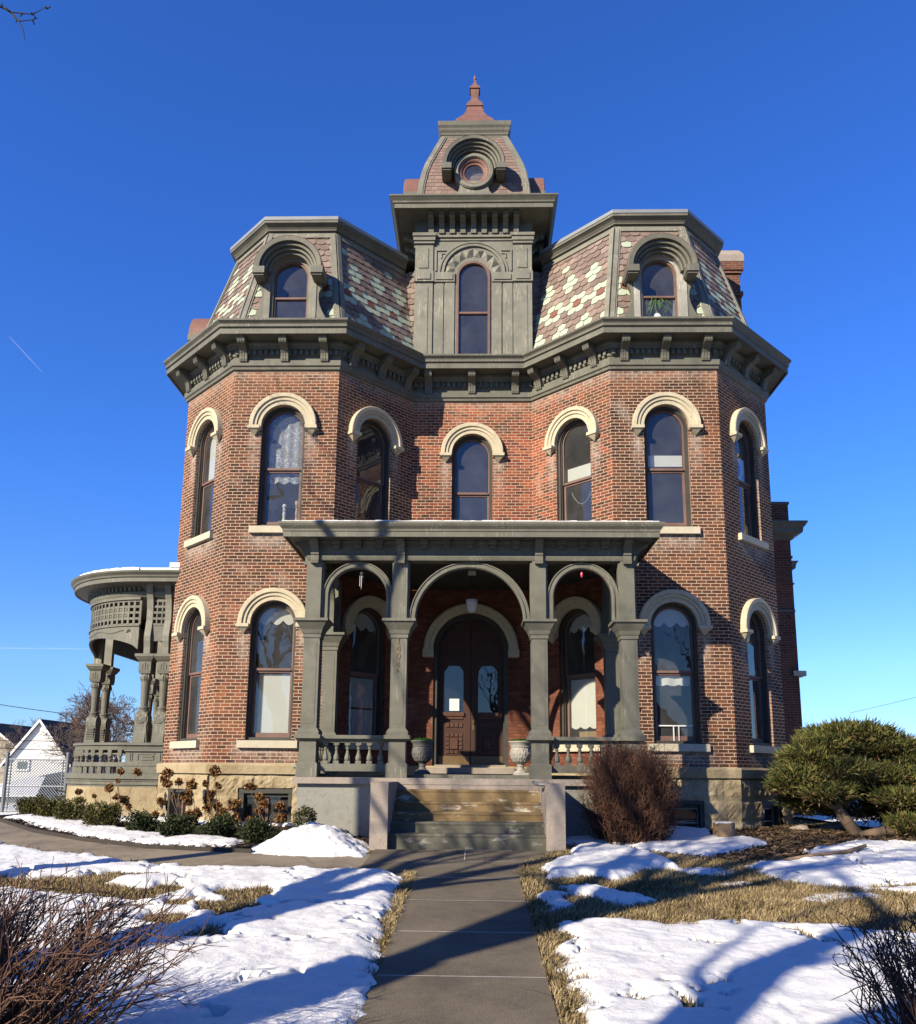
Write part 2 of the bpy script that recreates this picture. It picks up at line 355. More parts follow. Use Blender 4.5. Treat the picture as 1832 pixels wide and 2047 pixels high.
# ================================================================== THE HOUSE
XO, XI, YB, YR = 5.414, 3.043, 17.2, 18.81
PLAN = [(-7.024, 33), (-7.024, YR), (-XO, YB), (-XI, YB), (-1.475, YR), (1.393, YR), (XI, YB), (XO, YB), (7.024, YR), (7.024, 33)]
FN = ['WW', 'LO', 'LF', 'LI', 'RC', 'RI', 'RF', 'RO', 'EE']
FR = {}; LEN = {}
for i, n in enumerate(FN):
    a, b = PLAN[i], PLAN[i+1]; FR[n] = Fr(a[0], a[1], atan2(b[1]-a[1], b[0]-a[0])); LEN[n] = hypot(b[0]-a[0], b[1]-a[1])
HOUSE = thing('brick_house', 'tall red brick mansion with olive trim, patterned slate mansards and a central tower', 'house', loc=(0, YR, -1.2))
bpy.context.view_layer.update()
def P(mb, name, m, parent=None, **k):
    """a part (or sub-part): built in world space, parented without moving"""
    o = mb.build(name, m, None, **k); keep(o, parent or HOUSE); return o
def keep(o, parent):
    o.parent = parent; o.matrix_parent_inverse = Matrix.Translation(-parent.location); return o
def wall(mb, F, L, z0, z1, ops, d=.22, uo=0, mi=0):
    """brick face with arched (uc, w, zb, zs) or flat-topped (uc, w, zb, zt, 1) openings, reveals included"""
    cu = ops[0][0] if ops else 99
    def q(pts): mb.poly([F(a, b, 0) for a, b in pts], [(uo+a, b) for a, b in pts], mi, None, [(a-cu, b) for a, b in pts])
    if not ops: q([(0,z0), (L,z0), (L,z1), (0,z1)]); return
    w = max(o[1] for o in ops); uc = ops[0][0]; a, b = uc-w, uc+w
    q([(0,z0), (a,z0), (a,z1), (0,z1)]); q([(b,z0), (L,z0), (L,z1), (b,z1)])
    z = z0
    for k, op in enumerate(sorted(ops, key=lambda t: t[2])):
        r, zb, zs = op[1], op[2], op[3]; flat = len(op) > 4
        if zb > z: q([(a,z), (b,z), (b,zb), (a,zb)])
        nxt = zs+r+.0
        if r < w: q([(a,zb), (uc-r,zb), (uc-r,zs), (a,zs)]); q([(uc+r,zb), (b,zb), (b,zs), (uc+r,zs)])
        if flat: z = zs; edge = [(uc-r, zb), (uc-r, zs), (uc+r, zs), (uc+r, zb)]
        else:
            n = 20; top = zs+w+.02; A = [(uc+r*cos(pi-pi*i/n), zs+r*sin(pi*i/n)) for i in range(n+1)]
            for i in range(n):
                ua, ub = a+(b-a)*i/n, a+(b-a)*(i+1)/n; q([A[i], A[i+1], (ub, top), (ua, top)])
            q([(a, zs), A[0], (a, top)]) if r < w else None
            q([A[n], (b, zs), (b, top)]) if r < w else None
            z = top; edge = [(uc-r, zb)]+A+[(uc+r, zb)]
        s = 0
        for i in range(len(edge)):
            e, g = edge[i], edge[(i+1) % len(edge)]; l = hypot(g[0]-e[0], g[1]-e[1])
            V = (e[1], g[1]) if abs(e[1]-g[1]) > .3 else (s, s+l)
            mb.poly([F(e[0],e[1],0), F(g[0],g[1],0), F(g[0],g[1],-d), F(e[0],e[1],-d)], [(uo, V[0]), (uo, V[1]), (uo+d, V[1]), (uo+d, V[0])], mi); s += l
    if z < z1: q([(a,z), (b,z), (b,z1), (a,z1)])
Z2S, Z2B, Z1S, Z1B = 7.55, 5.22, 3.09, .61      # spring and sill of the second and first floor windows
RW, ZP = .487, 4.30
ZT = 8.92
UC = {'LO': 1.13, 'LF': 1.175, 'LI': 1.07, 'RC': 1.43, 'RI': 1.23, 'RF': 1.19, 'RO': 1.20}
uo = 0
for n in FN:
    F, L = FR[n], LEN[n]; up = MB(); lo = MB(); uc = UC.get(n)
    wall(up, F, L, ZP, ZT, [] if uc is None else [(uc, RW, Z2B, Z2S)], uo=uo)
    if n == 'RC': wall(lo, F, L, .0, ZP, [(uc, .86, .1, 2.76)], d=.3, uo=uo)
    else: wall(lo, F, L, .12, ZP, [] if uc is None else [(uc, RW, Z1B, Z1S)], uo=uo)
    uo += L
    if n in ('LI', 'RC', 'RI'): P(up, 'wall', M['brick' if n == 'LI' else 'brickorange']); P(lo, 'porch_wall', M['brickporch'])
    else:
        up.v += []; base = len(up.v)
        for f, uvs, mi, u2 in zip(lo.f, lo.uv, lo.mi, lo.uv2): up.poly([lo.v[i] for i in f], uvs, mi, None, u2)
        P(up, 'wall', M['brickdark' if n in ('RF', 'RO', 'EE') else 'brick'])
mb = MB(); mb.box(-7.024, 7.024, 33, 33.2, -1.3, 13); P(mb, 'back_wall', M['brick'])
# ---- rooms behind the windows: floors, ceilings, back partition, so the panes look into dark space
mb = MB()
inn = offs(PLAN, -.26)
def slab(z0, z1):
    for z, fl in ((z0, 1), (z1, 0)): mb.poly([(x, y, z) for x, y in inn])
for z0, z1 in ((-.1, -.02), (4.38, 4.75), (9.0, 9.12), (9.9, 9.98)): slab(z0, z1)
mb.box(-6.8, 6.8, 22.5, 22.6, -1.3, 12.8); mb.box(-1.6, -1.5, 19.2, 22.5, 0, 8.9); mb.box(1.5, 1.6, 19.2, 22.5, 0, 8.9)
for x in (-6.76, 6.76): mb.poly([(x, 18.95, -1.3), (x, 33, -1.3), (x, 33, 9.9), (x, 18.95, 9.9)])
P(mb, 'interior', M['roomwall'], fix=False)
# ---- windows
def hood(F, uc, zs, broken=False):
    mb = MB()
    ring(mb, F, uc, zs, [(.49, .0), (.49, .07), (.575, .07), (.585, .10), (.64, .10), (.66, .135), (.735, .135), (.75, .12), (.75, 0)], leg=.06, n=26)
    for s in (-1, 1):     # corbel ends with a little pyramid drop
        c = uc+s*.635; fbox(mb, F, c-.135, c+.135, zs-.10, zs-.03, 0, .165)
        a = [(c-.115, zs-.10), (c+.115, zs-.10)]; t = F(c, zs-.235, .03)
        q = [F(c-.115, zs-.10, .0), F(c-.115, zs-.10, .15), F(c+.115, zs-.10, .15), F(c+.115, zs-.10, .0)]
        for i in range(4): mb.poly([q[i], q[(i+1) % 4], t])
    return mb
def window(F, uc, zs, zb, meet, cname='trimdark', lead=False):
    mb = MB(); h = zs-zb
    ring(mb, F, uc, zs, rsec(.435, .486, -.20, -.075), leg=h, n=24); ring(mb, F, uc, zs, rsec(.418, .436, -.21, -.115), leg=h, n=24)
    fbox(mb, F, uc-.434, uc+.434, zb, zb+.07, -.22, -.07)
    w = P(mb, 'window', M[cname])
    mb = hood(F, uc, zs); P(mb, 'hood_mould', M['cream'], w)
    mb = MB(); fbox(mb, F, uc-.63, uc+.63, zb-.15, zb+.002, -.2, .09); P(mb, 'window_sill', M['sill'], w)
    up = MB(); ring(up, F, uc, zs, rsec(.385, .419, -.20, -.15), leg=zs-meet, n=24); fbox(up, F, uc-.376, uc+.376, meet-.005, meet+.045, -.20, -.15); P(up, 'upper_sash', M['sash'], w)
    lo = MB(); b = zb+.07
    fbox(lo, F, uc-.416, uc-.365, b, meet-.006, -.235, -.19); fbox(lo, F, uc+.365, uc+.416, b, meet-.006, -.235, -.19)
    fbox(lo, F, uc-.364, uc+.364, b, b+.10, -.235, -.19); fbox(lo, F, uc-.364, uc+.364, meet-.05, meet-.006, -.235, -.19); P(lo, 'lower_sash', M['sash'], w)
    g = MB(); archplate(g, F, uc, zs, .376, meet+.045, -.175, 24); P(g, 'window_pane', M['glass'], w)
    g = MB(); g.poly([F(a, z, -.21) for a, z in ((uc-.366, b+.1), (uc+.366, b+.1), (uc+.366, meet-.05), (uc-.366, meet-.05))]); P(g, 'window_pane', M['glass'], w)
    return w
for n in ('LO', 'LF', 'LI', 'RC', 'RI', 'RF', 'RO'):
    window(FR[n], UC[n], Z2S, Z2B, 6.58)
    if n != 'RC': window(FR[n], UC[n], Z1S, Z1B, 2.10)
# ---- front doors
F = FR['RC']; uc = UC['RC']
mb = MB(); ring(mb, F, uc, 2.76, [(.87, 0), (.87, .09), (.95, .10), (.97, .13), (1.05, .14), (1.09, .12), (1.09, 0)], leg=.17, n=30)
for s in (-1, 1):
    c = uc+s*.98; fbox(mb, F, c-.125, c+.125, 2.60, 2.78, 0, .155)
    prism(mb, F, [(c-.08, 2.75), (c-.08, 2.70), (c, 2.64), (c+.08, 2.70), (c+.08, 2.75)], .155, .175)
P(mb, 'door_hood_mould', M['cream'])
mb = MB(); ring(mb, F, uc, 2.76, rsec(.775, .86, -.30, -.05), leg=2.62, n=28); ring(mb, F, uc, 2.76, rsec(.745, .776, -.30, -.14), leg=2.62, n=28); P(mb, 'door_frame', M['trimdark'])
def leaf(s):
    o1 = -.22; mb = MB(); n = 14; r = .744
    # outline of half an arch, leaving the glass opening clear
    e = .006; x = lambda a: uc+s*a
    arc = [(e+(r-e)*cos(pi/2*i/n), 2.76+r*sin(pi/2*i/n)) for i in range(n+1)]
    prism(mb, F, [(x(a), b) for a, b in [(e, 2.50), (r, 2.50)]+arc], o1-.05, o1)
    gx0, gx1 = .17, .615
    fb = lambda a, b, z0, z1, p0, p1: fbox(mb, F, min(x(a), x(b)), max(x(a), x(b)), z0, z1, p0, p1)
    fb(e, gx0, .17, 2.50, o1-.05, o1); fb(gx1, r, .17, 2.50, o1-.05, o1); fb(gx0, gx1, .17, 1.36, o1-.05, o1-.012); fb(gx0, gx1, 2.44, 2.50, o1-.05, o1)
    for a, b in ((gx0, .27), (.515, gx1)): prism(mb, F, [(x(a), 2.30), (x(a), 2.44), (x(b), 2.44)] if a == gx0 else [(x(b), 2.30), (x(b), 2.44), (x(a), 2.44)], o1-.05, o1-.005)
    ring(mb, F, x(.36), 2.86, rsec(.20, .235, o1-.01, o1+.018), n=24, full=True)
    d = P(mb, 'door', M['wood'])
    mb = MB(); fb(gx0-.02, gx1+.02, 1.27, 1.355, o1-.02, o1+.04); fb(gx0, gx1, 1.20, 1.27, o1-.02, o1+.015)
    for row, z in ((0, 1.02), ):
        for k in range(4): fb(.19+.10*k, .27+.10*k, z, z+.09, o1-.02, o1+.012)
    for k in range(4):
        for j in range(5):
            if k in (1, 2) and j in (1, 2, 3): continue
            fb(.19+.10*k, .265+.10*k, .42+.095*j, .49+.095*j, o1-.02, o1+.010)
    fb(.295, .475, .52, .76, o1-.02, o1+.02); fb(.18, .605, .40, 1.21, o1-.03, o1-.0145); P(mb, 'carved_panel', M['woodpanel'], d)
    mb = MB(); fb(e+.01, r-.01, .172, .36, o1-.002, o1+.006); P(mb, 'kick_plate', M['kick'], d)
    g = MB(); g.poly([F(x(a), z, o1-.035) for a, z in ((gx0, 1.36), (gx1, 1.36), (gx1, 2.44), (gx0, 2.44))]); P(g, 'door_pane', M['glassdoor'], d)
    if s > 0:
        mb = MB(); fb(.045, .085, .95, 1.18, o1-.001, o1+.012); mb.tube([F(x(.065), 1.10, o1+.01), F(x(.065), 1.10, o1+.05), F(x(.10), 1.10, o1+.055)], .014, 6, 0, True); P(mb, 'door_handle', M['bronze'], d)
leaf(-1); leaf(1)
mb = MB(); fbox(mb, F, uc-.98, uc+.98, -.03, .10, -.3, .42); fbox(mb, F, uc-.80, uc+.80, .10, .165, -.3, .10); P(mb, 'door_step', M['pier'])
# ---- foundation of rock-faced stone
def stone_mat():
    k = NT('rock_faced_stone'); p = k.pos(); u, v, _ = k.sep(k.uv())
    a = k.noise(p, 1.3, 6, .65); c = k.ramp(a, [(.25, (.27, .205, .12)), (.5, (.41, .335, .21)), (.75, (.53, .45, .31))])
    c = k.mix(k.rng(k.noise(p, 5, 7, .75), .55, .72, 0, .6), c, (.20, .15, .085))
    h = k.noise(p, 13, 7, .7)
    return k.out(c, .92, k.bump(h, .9, .03), .1)
M['stone'] = stone_mat()
bwins = {'LO': (.97, .50, -.38), 'LF': (1.2, .56, -.36), 'RF': (1.21, .46, -.50), 'RO': (1.27, .48, -.52)}
def foundation(n):
    F, L = FR[n], LEN[n]; rs = random.Random(n); nx = max(8, int(L/.045)); nz = 30
    if n in ('WW', 'EE'): nx = 60
    zt, zb = -.07, -1.75; o0 = .07; us = np.linspace(-.03, L+.03, nx+1); zs = np.linspace(zb, zt, nz+1)
    U, Z = np.meshgrid(us, zs, indexing='ij'); sd = sum(map(ord, n))
    # three courses of big blocks, staggered; joints sink, faces bulge and are pitted
    rowh = .43; row = np.floor((zt-Z)/rowh); bl = .95; ph = (U+row*.47+sd*.13)/bl; fb = ph-np.floor(ph)
    dz = np.minimum((zt-Z)/rowh-row, 1-((zt-Z)/rowh-row))*rowh; du = np.minimum(fb, 1-fb)*bl
    dj = np.minimum(dz, du); O = o0+np.clip(dj/.07, 0, 1)**.6*.05-.05
    O = O+(fbm(U+sd, Z, 5.5, 5, 3, .62)-.5)*.125*np.clip(dj/.05, 0, 1)
    O = np.where(U < .06, np.minimum(O, o0+.0), O); mb = MB()
    for i in range(nx):
        for j in range(nz):
            um, zm = (us[i]+us[i+1])/2, (zs[j]+zs[j+1])/2
            if n in bwins and abs(um-bwins[n][0]) < bwins[n][1] and zm < bwins[n][2]: continue
            mb.poly([F(us[a], zs[b], O[a, b]) for a, b in ((i,j), (i+1,j), (i+1,j+1), (i,j+1))], [(us[a], zs[b]) for a, b in ((i,j), (i+1,j), (i+1,j+1), (i,j+1))])
    P(mb, 'foundation', M['stone'], fix=False)
for n in ('WW', 'LO', 'LF', 'LI', 'RI', 'RF', 'RO', 'EE'): foundation(n)
mb = MB(); sweep(mb, PLAN, [(.0, -.075), (.10, -.07), (.115, .10), (.085, .135), (.0, .14)]); P(mb, 'water_table', M['stone'])
for n, (uc, w, zt) in bwins.items():
    F = FR[n]; mb = MB(); zb = -1.6
    fbox(mb, F, uc-w, uc+w, zt-.10, zt, -.2, .04); fbox(mb, F, uc-w, uc-w+.10, zb, zt-.101, -.2, .03); fbox(mb, F, uc+w-.10, uc+w, zb, zt-.101, -.2, .03); fbox(mb, F, uc-w+.101, uc+w-.101, zt-.17, zt-.101, -.2, -.03)
    o = P(mb, 'basement_window', M['trimdark'])
    mb = MB(); lf = n in ('LF', 'LO'); a, b = uc-w+.11, uc+w-.11
    if lf: fbox(mb, F, uc-.03, uc+.03, zb, zt-.171, -.15, -.08)
    else:
        for q in ((a, a+.02, zb, zt-.171), (b-.02, b, zb, zt-.171), (a+.021, b-.021, zt-.2, zt-.171), (a+.021, b-.021, -.98, -.955)): fbox(mb, F, *q, -.12, -.08)
    P(mb, 'storm_sash', M['sash'] if lf else M['roofmetal'], o)
    g = MB(); g.poly([F(x, z, -.13) for x, z in ((a, zb), (b, zb), (b, zt-.16), (a, zt-.16))]); P(g, 'window_pane', M['glass'], o)
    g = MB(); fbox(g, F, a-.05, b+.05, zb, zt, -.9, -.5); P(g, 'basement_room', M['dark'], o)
# ---- main cornice
mb = MB()
sweep(mb, PLAN, [(.0, 8.87), (.05, 8.89), (.06, 8.94), (.095, 8.965), (.10, 9.085), (.03, 9.10), (.03, 9.20), (.055, 9.205), (.055, 9.345), (.12, 9.35), (.13, 9.42), (.17, 9.46), (.17, 9.535),
                 (.48, 9.535), (.485, 9.505), (.52, 9.505), (.52, 9.615), (.50, 9.62), (.505, 9.645), (.545, 9.665), (.55, 9.715), (.53, 9.72), (.545, 9.745), (.60, 9.79), (.605, 9.83), (.57, 9.84), (.0, 10.0), (-.2, 10.02)])
for n in FN[1:8]:     # dentils, a carved pattern of the frieze
    F, L = FR[n], LEN[n]; d = .13; k = int(L/d)
    for i in range(k):
        u = (i+.5)*L/k; fbox(mb, F, u-.035, u+.035, 9.225, 9.335, .05, .115)
P(mb, 'cornice', M['trim'], fix=False)
prof = [(.06, 9.05), (.13, 9.05), (.15, 9.10), (.155, 9.16), (.17, 9.22), (.21, 9.28), (.28, 9.325), (.35, 9.35), (.405, 9.37), (.43, 9.41), (.425, 9.44), (.44, 9.445), (.44, 9.50), (.47, 9.50), (.47, 9.532), (.06, 9.532)]
def bracket(F, u, prof, w=.17, name='cornice_bracket', m='trim', grooves=True, parent=None):
    mb = MB(); n = len(prof)
    strips = [(-w/2, -w/6-.006, 0), (-w/6-.006, -w/6+.006, -.012), (-w/6+.006, w/6-.006, 0), (w/6-.006, w/6+.006, -.012), (w/6+.006, w/2, 0)] if grooves else [(-w/2, w/2, 0)]
    for a, b, s in strips:
        q = [(o+(s if (o > prof[0][0]+.001 and i < n-6) else 0), z) for i, (o, z) in enumerate(prof)]
        mb.poly([F(u+a, z, o) for o, z in q]); mb.poly([F(u+b, z, o) for o, z in q][::-1])
        for i in range(n): j = (i+1) % n; mb.poly([F(u+a, q[i][1], q[i][0]), F(u+b, q[i][1], q[i][0]), F(u+b, q[j][1], q[j][0]), F(u+a, q[j][1], q[j][0])])
    return P(mb, name, M[m], parent, fix=False)
for n, us in (('LO', (.22, 1.12, 2.02)), ('LF', (.22, 1.15, 2.05)), ('LI', (.30, 1.12, 1.93)), ('RC', (.36, 1.41, 2.46)), ('RI', (.33, 1.14, 1.95)), ('RF', (.30, 1.20, 2.10)), ('RO', (.26, 1.14, 2.02))):
    for u in us: bracket(FR[n], u, prof)
# ---- mansard of patterned slates
SL = [M['slate%d' % i] for i in range(5)]
OB, ZB0, OT = -.02, 9.93, -.90
DORM = {'LF': -4.215+XO, 'RF': 4.20-XI, 'WW': 33-20.45-7}
def slates(n, zt, seed, half=None):
    i = FN.index(n); B = offs(PLAN, OB); T = offs(PLAN, OT)
    A0, B0 = Vector((*B[i], ZB0)), Vector((*B[i+1], ZB0)); A1, B1 = Vector((*T[i], zt)), Vector((*T[i+1], zt))
    if n == 'WW': A0.y = A1.y = 26
    if n == 'EE': B0.y = B1.y = 26
    eu = (B0-A0).normalized(); N = eu.cross(Vector((0, 0, 1))); m = (A1-A0); up = (m-eu*m.dot(eu)); H = up.length; up.normalize(); nn = eu.cross(up).normalized()
    if nn.dot(N) < 0: nn = -nn
    xl = lambda v: (A1-A0).dot(eu)*v/H; Lb = (B0-A0).length; xr = lambda v: Lb+(B1-B0).dot(eu)*v/H
    rs = random.Random(seed); w, e = .235, .198; mb = MB(); mid = round(Lb/2/w/3)*3
    def pt(x, y, o):
        x = min(max(x, xl(y)), xr(y))
        if n == 'RC': x = min(x, .03) if x < Lb/2 else max(x, Lb-.03)
        return A0+eu*x+up*y+nn*o
    dc = DORM.get(n); hy = H*(11.64-ZB0)/(zt-ZB0)
    if n == 'RC':    # only slivers show beside the tower
        for a0, a1 in (((0, .02), (Lb-.02, Lb))[half], ): mb.poly([pt(xl(0) if a0 == 0 else a0, 0, -.004), pt(a1, 0, -.004), pt(a1 if a0 == 0 else xr(H), H, -.004), pt(xl(H) if a0 == 0 else a0, H, -.004)], None, 1)
    elif dc is None: mb.poly([pt(xl(0), 0, -.004), pt(xr(0), 0, -.004), pt(xr(H), H, -.004), pt(xl(H), H, -.004)], None, 1)
    else:       # the roof stays open behind a dormer
        h0, h1 = dc-.44, dc+.44
        for c in (((xl(0), 0), (h0, 0), (h0, hy), (xl(hy), hy)), ((h1, 0), (xr(0), 0), (xr(hy), hy), (h1, hy)), ((xl(hy), hy), (xr(hy), hy), (xr(H), H), (xl(H), H))): mb.poly([A0+eu*a+up*b-nn*.004 for a, b in c], None, 1)
    for r in range(int(H/e)+1):
        sh = .5 if r % 2 else 0
        for c in range(-3, int(Lb/w)+4):
            x = (c+sh)*w+Lb/2-mid*w; y = r*e
            if x+w/2 < xl(y)-.02 or x-w/2 > xr(y)+.02: continue
            if n == 'RC' and (.02 < x < Lb-.02 or (x > Lb/2) != (half == 1)): continue
            if dc is not None and abs(x-dc) < .52 and y < hy+.05: continue
            t = c % 3; mi = rs.choice((0, 0, 1, 1, 2)); q = r-1
            if n != 'RC':
                if r in (6, ): mi = 4 if t == 0 else 3
                elif r in (5, 7): mi = 3 if t in (0, 2) else mi
                elif r in (9, 11, 1, 3): mi = 3 if t == 1 else mi
                elif r in (10, 2): mi = 3 if t in (1, 2) else mi
                elif r == 13: mi = 3 if t == 0 and c % 2 else mi
            jw = rs.uniform(-.006, .006); jt = rs.uniform(-.004, .006); lift = .024+rs.uniform(-.004, .006); a = w/2-.003
            arc = [(-a, .07+jt), (-a*.92, .035+jt), (-a*.66, .008+jt), (-a*.3, -.004+jt), (a*.3, -.004+jt), (a*.66, .008+jt), (a*.92, .035+jt), (a, .07+jt)]
            outl = [(-a, e*1.25), (a, e*1.25)]
            top = [(px+x+jw, min(py+y, H)) for px, py in [(a, e*1.2)]+arc[::-1]+[(-a, e*1.2)]]
            f = lambda yy: lift-(yy-y)/(e*1.2)*(lift-.003)
            mb.poly([pt(px, py, f(py)) for px, py in top], None, mi)
            for k in range(len(top)-2):
                p0, p1 = top[k+1], top[min(k+2, len(top)-1)]
                mb.poly([pt(*p0, f(p0[1])), pt(*p1, f(p1[1])), pt(*p1, 0), pt(*p0, 0)], None, mi)
    o = P(mb, 'mansard_slates', SL, fix=False)
    if half == 1: return
    # hip boards and the board under the top cornice
    tb = MB(); W = .13
    for side, fx, s in ((0, xl, 1), (1, xr, -1)):
        if (n, side) in (('WW', 0), ('EE', 1), ('RC', 0), ('RC', 1), ('LI', 1), ('RI', 0)): continue
        for w0, w1, ht in ((0, .10, .055), (.10, .14, .035)):
            a = [(fx(0)+s*w0, 0), (fx(0)+s*w1, 0), (fx(H)+s*w1, H), (fx(H)+s*w0, H)]
            c = [A0+eu*x+up*y for x, y in a]; tb.hexa([*[p-nn*.02 for p in c], *[p+nn*ht for p in c]])
    c = [A0+eu*x+up*y for x, y in ((xl(H-.14)+.1, H-.14), (xr(H-.14)-.1, H-.14), (xr(H)-.1, H), (xl(H)+.1, H))]
    tb.hexa([*[p-nn*.01 for p in c], *[p+nn*.045 for p in c]])
    P(tb, 'hip_trim', M['trimworn'])
ZTL, ZTR = 12.93, 13.06
for k, n in enumerate(FN):
    if n == 'RC': slates(n, ZTL, 9, 0); slates(n, ZTL, 9, 1)
    else: slates(n, ZTL if k < 5 else ZTR, k+5)
def topc(seg, z, name='mansard_cornice'):
    mb = MB(); p = [(-.93, z-.05), (-.885, z-.04), (-.88, z+.06), (-.83, z+.075), (-.825, z+.10), (-.78, z+.155), (-.715, z+.20), (-.70, z+.205), (-.70, z+.265), (-.72, z+.27)]
    sweep(mb, PLAN, p, seg=seg); P(mb, 'mansard_cornice', M['trim'], fix=False)
    mb = MB(); sweep(mb, PLAN, [(-.72, z+.268), (-.685, z+.27), (-.685, z+.36), (-.72, z+.37), (-1.0, z+.37)], seg=seg); P(mb, 'roof_edge', M['roofmetal'], fix=False)
topc((0, 1, 2, 3), ZTL); topc((5, 6, 7, 8), ZTR)
mb = MB(); mb.poly([(x, y, ZTL+.3) for x, y in offs(PLAN, -.8)]); P(mb, 'flat_roof', M['flatroof'])
# ---- dormers
def dormer(F, uc, zc=11.19, face='trim', peel=False):
    o = MB(); fr = .12
    ring(o, F, uc, zc, [(.46, -1.1), (.46, fr), (.60, fr), (.60, -1.1)], leg=1.25, n=24)
    d = P(o, 'dormer', M['trimworn' if not peel else 'peel'])
    h = MB(); k = .0
    for r0, r1, o1 in ((.655, .775, .46), (.585, .656, .38), (.52, .586, .30), (.46, .521, .22)):
        ring(h, F, uc, zc, [(r0, fr-.02), (r0, o1), (r1-.02, o1+.012), (r1, o1-.01), (r1, fr-.02)], leg=.0, n=26)
    for s in (-1, 1):
        c = uc+s*.66; fbox(h, F, c-.135, c+.135, zc-.16, zc-.002, -.05, .475); fbox(h, F, c-.115, c+.115, zc-.2, zc-.161, -.05, .44)
    P(h, 'dormer_hood', M['trim'], d)
    h = MB(); ring(h, F, uc, zc, [(.72, -1.0), (.776, -1.0), (.782, .455), (.776, .45), (.70, .11)], n=26); P(h, 'hood_roof', M['redmetal'], d)
    for s in (-1, 1):
        q = [(.60, 11.0), (.72, 11.0), (.73, 10.93), (.70, 10.86), (.655, 10.75), (.65, 10.6), (.68, 10.45), (.74, 10.3), (.82, 10.15), (.86, 9.95), (.60, 9.95)]
        m = MB(); prism(m, F, [(uc+s*a, z) for a, z in q], -.02, .10); P(m, 'scroll_bracket', M['trim'], d)
    m = MB(); ring(m, F, uc, zc, rsec(.40, .462, -.06, .06), leg=1.2, n=24); P(m, 'dormer_casing', M['trimworn' if not peel else 'peel'], d)
    m = MB(); ring(m, F, uc, zc, rsec(.355, .402, -.08, .015), leg=1.2, n=24)
    fbox(m, F, uc-.356, uc+.356, 10.64, 10.685, -.07, .02); P(m, 'dormer_sash', M['sash'], d)
    g = MB(); archplate(g, F, uc, zc, .357, 9.95, -.03, 22); P(g, 'window_pane', M['glass'], d)
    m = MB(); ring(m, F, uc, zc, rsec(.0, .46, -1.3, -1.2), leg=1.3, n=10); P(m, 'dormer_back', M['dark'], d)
    return d
dormer(FR['LF'], -4.215+XO); dormer(FR['RF'], 4.20-XI, peel=True)
dormer(FR['WW'], 33-20.45)
# ---- chimney
mb = MB(); mb.box(6.55, 7.08, 20.2, 20.75, 11, 13.2); mb.box(6.50, 7.13, 20.15, 20.8, 13.2, 13.28); mb.box(6.46, 7.17, 20.11, 20.84, 13.28, 13.36); mb.box(6.50, 7.13, 20.15, 20.8, 12.55, 12.66); mb.box(6.47, 7.16, 20.12, 20.83, 13.36, 13.52)
c = P(mb, 'chimney', M['brickfar'])
mb = MB(); mb.lathe(6.815, 20.475, [(.37, 13.52), (.37, 13.72), (.30, 13.86), (.27, 13.9)], sq=True); P(mb, 'chimney_cap', M['pier'], c)
# ---- wing on the right, far back
mb = MB(); F = Fr(7.0, 24, 0); mb.box(7.0, 9.43, 24, 30, -1.3, 7.0); mb.box(7.0, 9.43, 24.001, 30, 7.3, 8.02); mb.box(6.9, 9.46, 23.97, 30, 6.35, 6.42); mb.box(6.9, 9.46, 23.97, 30, 5.55, 5.6)
w = P(mb, 'wing', M['brickfar'])
wp = [(6.9, 24), (9.43, 24), (9.43, 30)]
mb = MB(); sweep(mb, wp, [(.0, 6.90), (.06, 6.92), (.08, 7.0), (.28, 7.08), (.30, 7.22), (.34, 7.26), (.40, 7.36), (.40, 7.40), (0, 7.45)]); sweep(mb, [(6.9, 24), (9.43, 24), (9.43, 30)], [(0, 8.02), (.03, 8.02), (.03, 8.10), (-.2, 8.10)]); P(mb, 'wing_cornice', M['trim'], w, fix=False)
mb = MB(); wq = [(9.0, 24.9), (9.75, 24.9), (9.75, 28)]; mb.box(9.0, 9.47, 24.9, 28, -1.2, 5.9); sweep(mb, [(9.0, 24.9), (9.50, 24.9), (9.50, 28)], [(0, 6.0), (.05, 6.05), (.28, 6.2), (.30, 6.33), (.36, 6.42), (0, 6.5)]); fbox(mb, Fr(7, 24, 0), 0, 2.44, 4.72, 4.80, 0, .02); P(mb, 'wing_bay', M['trim'], w, fix=False)
for z in (2.83, .30):
    mb = MB(); mb.box(9.25, 9.62, 23.93, 24.4, z, z+.15); P(mb, 'wing_stone_block', M['cream'], w)
# ================================================================== THE TOWER (parts of the house)
TX, TY, TH = -.045, 18.90, 1.455
TF = Fr(TX, TY, 0)
TW = Fr(TX-TH, TY+TH, -pi/2); TE = Fr(TX+TH, TY+TH, pi/2)
def tw(F):
    return F
# shaft: boards with a window opening
mb = MB(); wr, wzs, wzb = .425, 12.30, 9.98
def pan(u0, u1, z0, z1): mb.poly([TF(a, b, 0) for a, b in ((u0,z0), (u1,z0), (u1,z1), (u0,z1))])
pan(-TH, -wr, 9.5, wzs); pan(wr, TH, 9.5, wzs); n_ = 20
A = [(wr*cos(pi-pi*i/n_), wzs+wr*sin(pi*i/n_)) for i in range(n_+1)]
for i in range(n_):
    ua, ub = -TH+2*TH*i/n_, -TH+2*TH*(i+1)/n_; mb.poly([TF(*A[i], 0), TF(*A[i+1], 0), TF(ub, 13.5, 0), TF(ua, 13.5, 0)])
mb.poly([TF(-TH, wzs, 0), TF(*A[0], 0), TF(-TH, 13.5, 0)]); mb.poly([TF(TH, wzs, 0), TF(*A[-1], 0), TF(TH, 13.5, 0)])
mb.box(TX-TH, TX+TH, TY+.3, TY+.31, 9.5, 9.9)
for s in (-1, 1): mb.poly([(TX+s*TH, TY, 9.5), (TX+s*TH, TY+2*TH, 9.5), (TX+s*TH, TY+2*TH, 13.6), (TX+s*TH, TY, 13.6)])
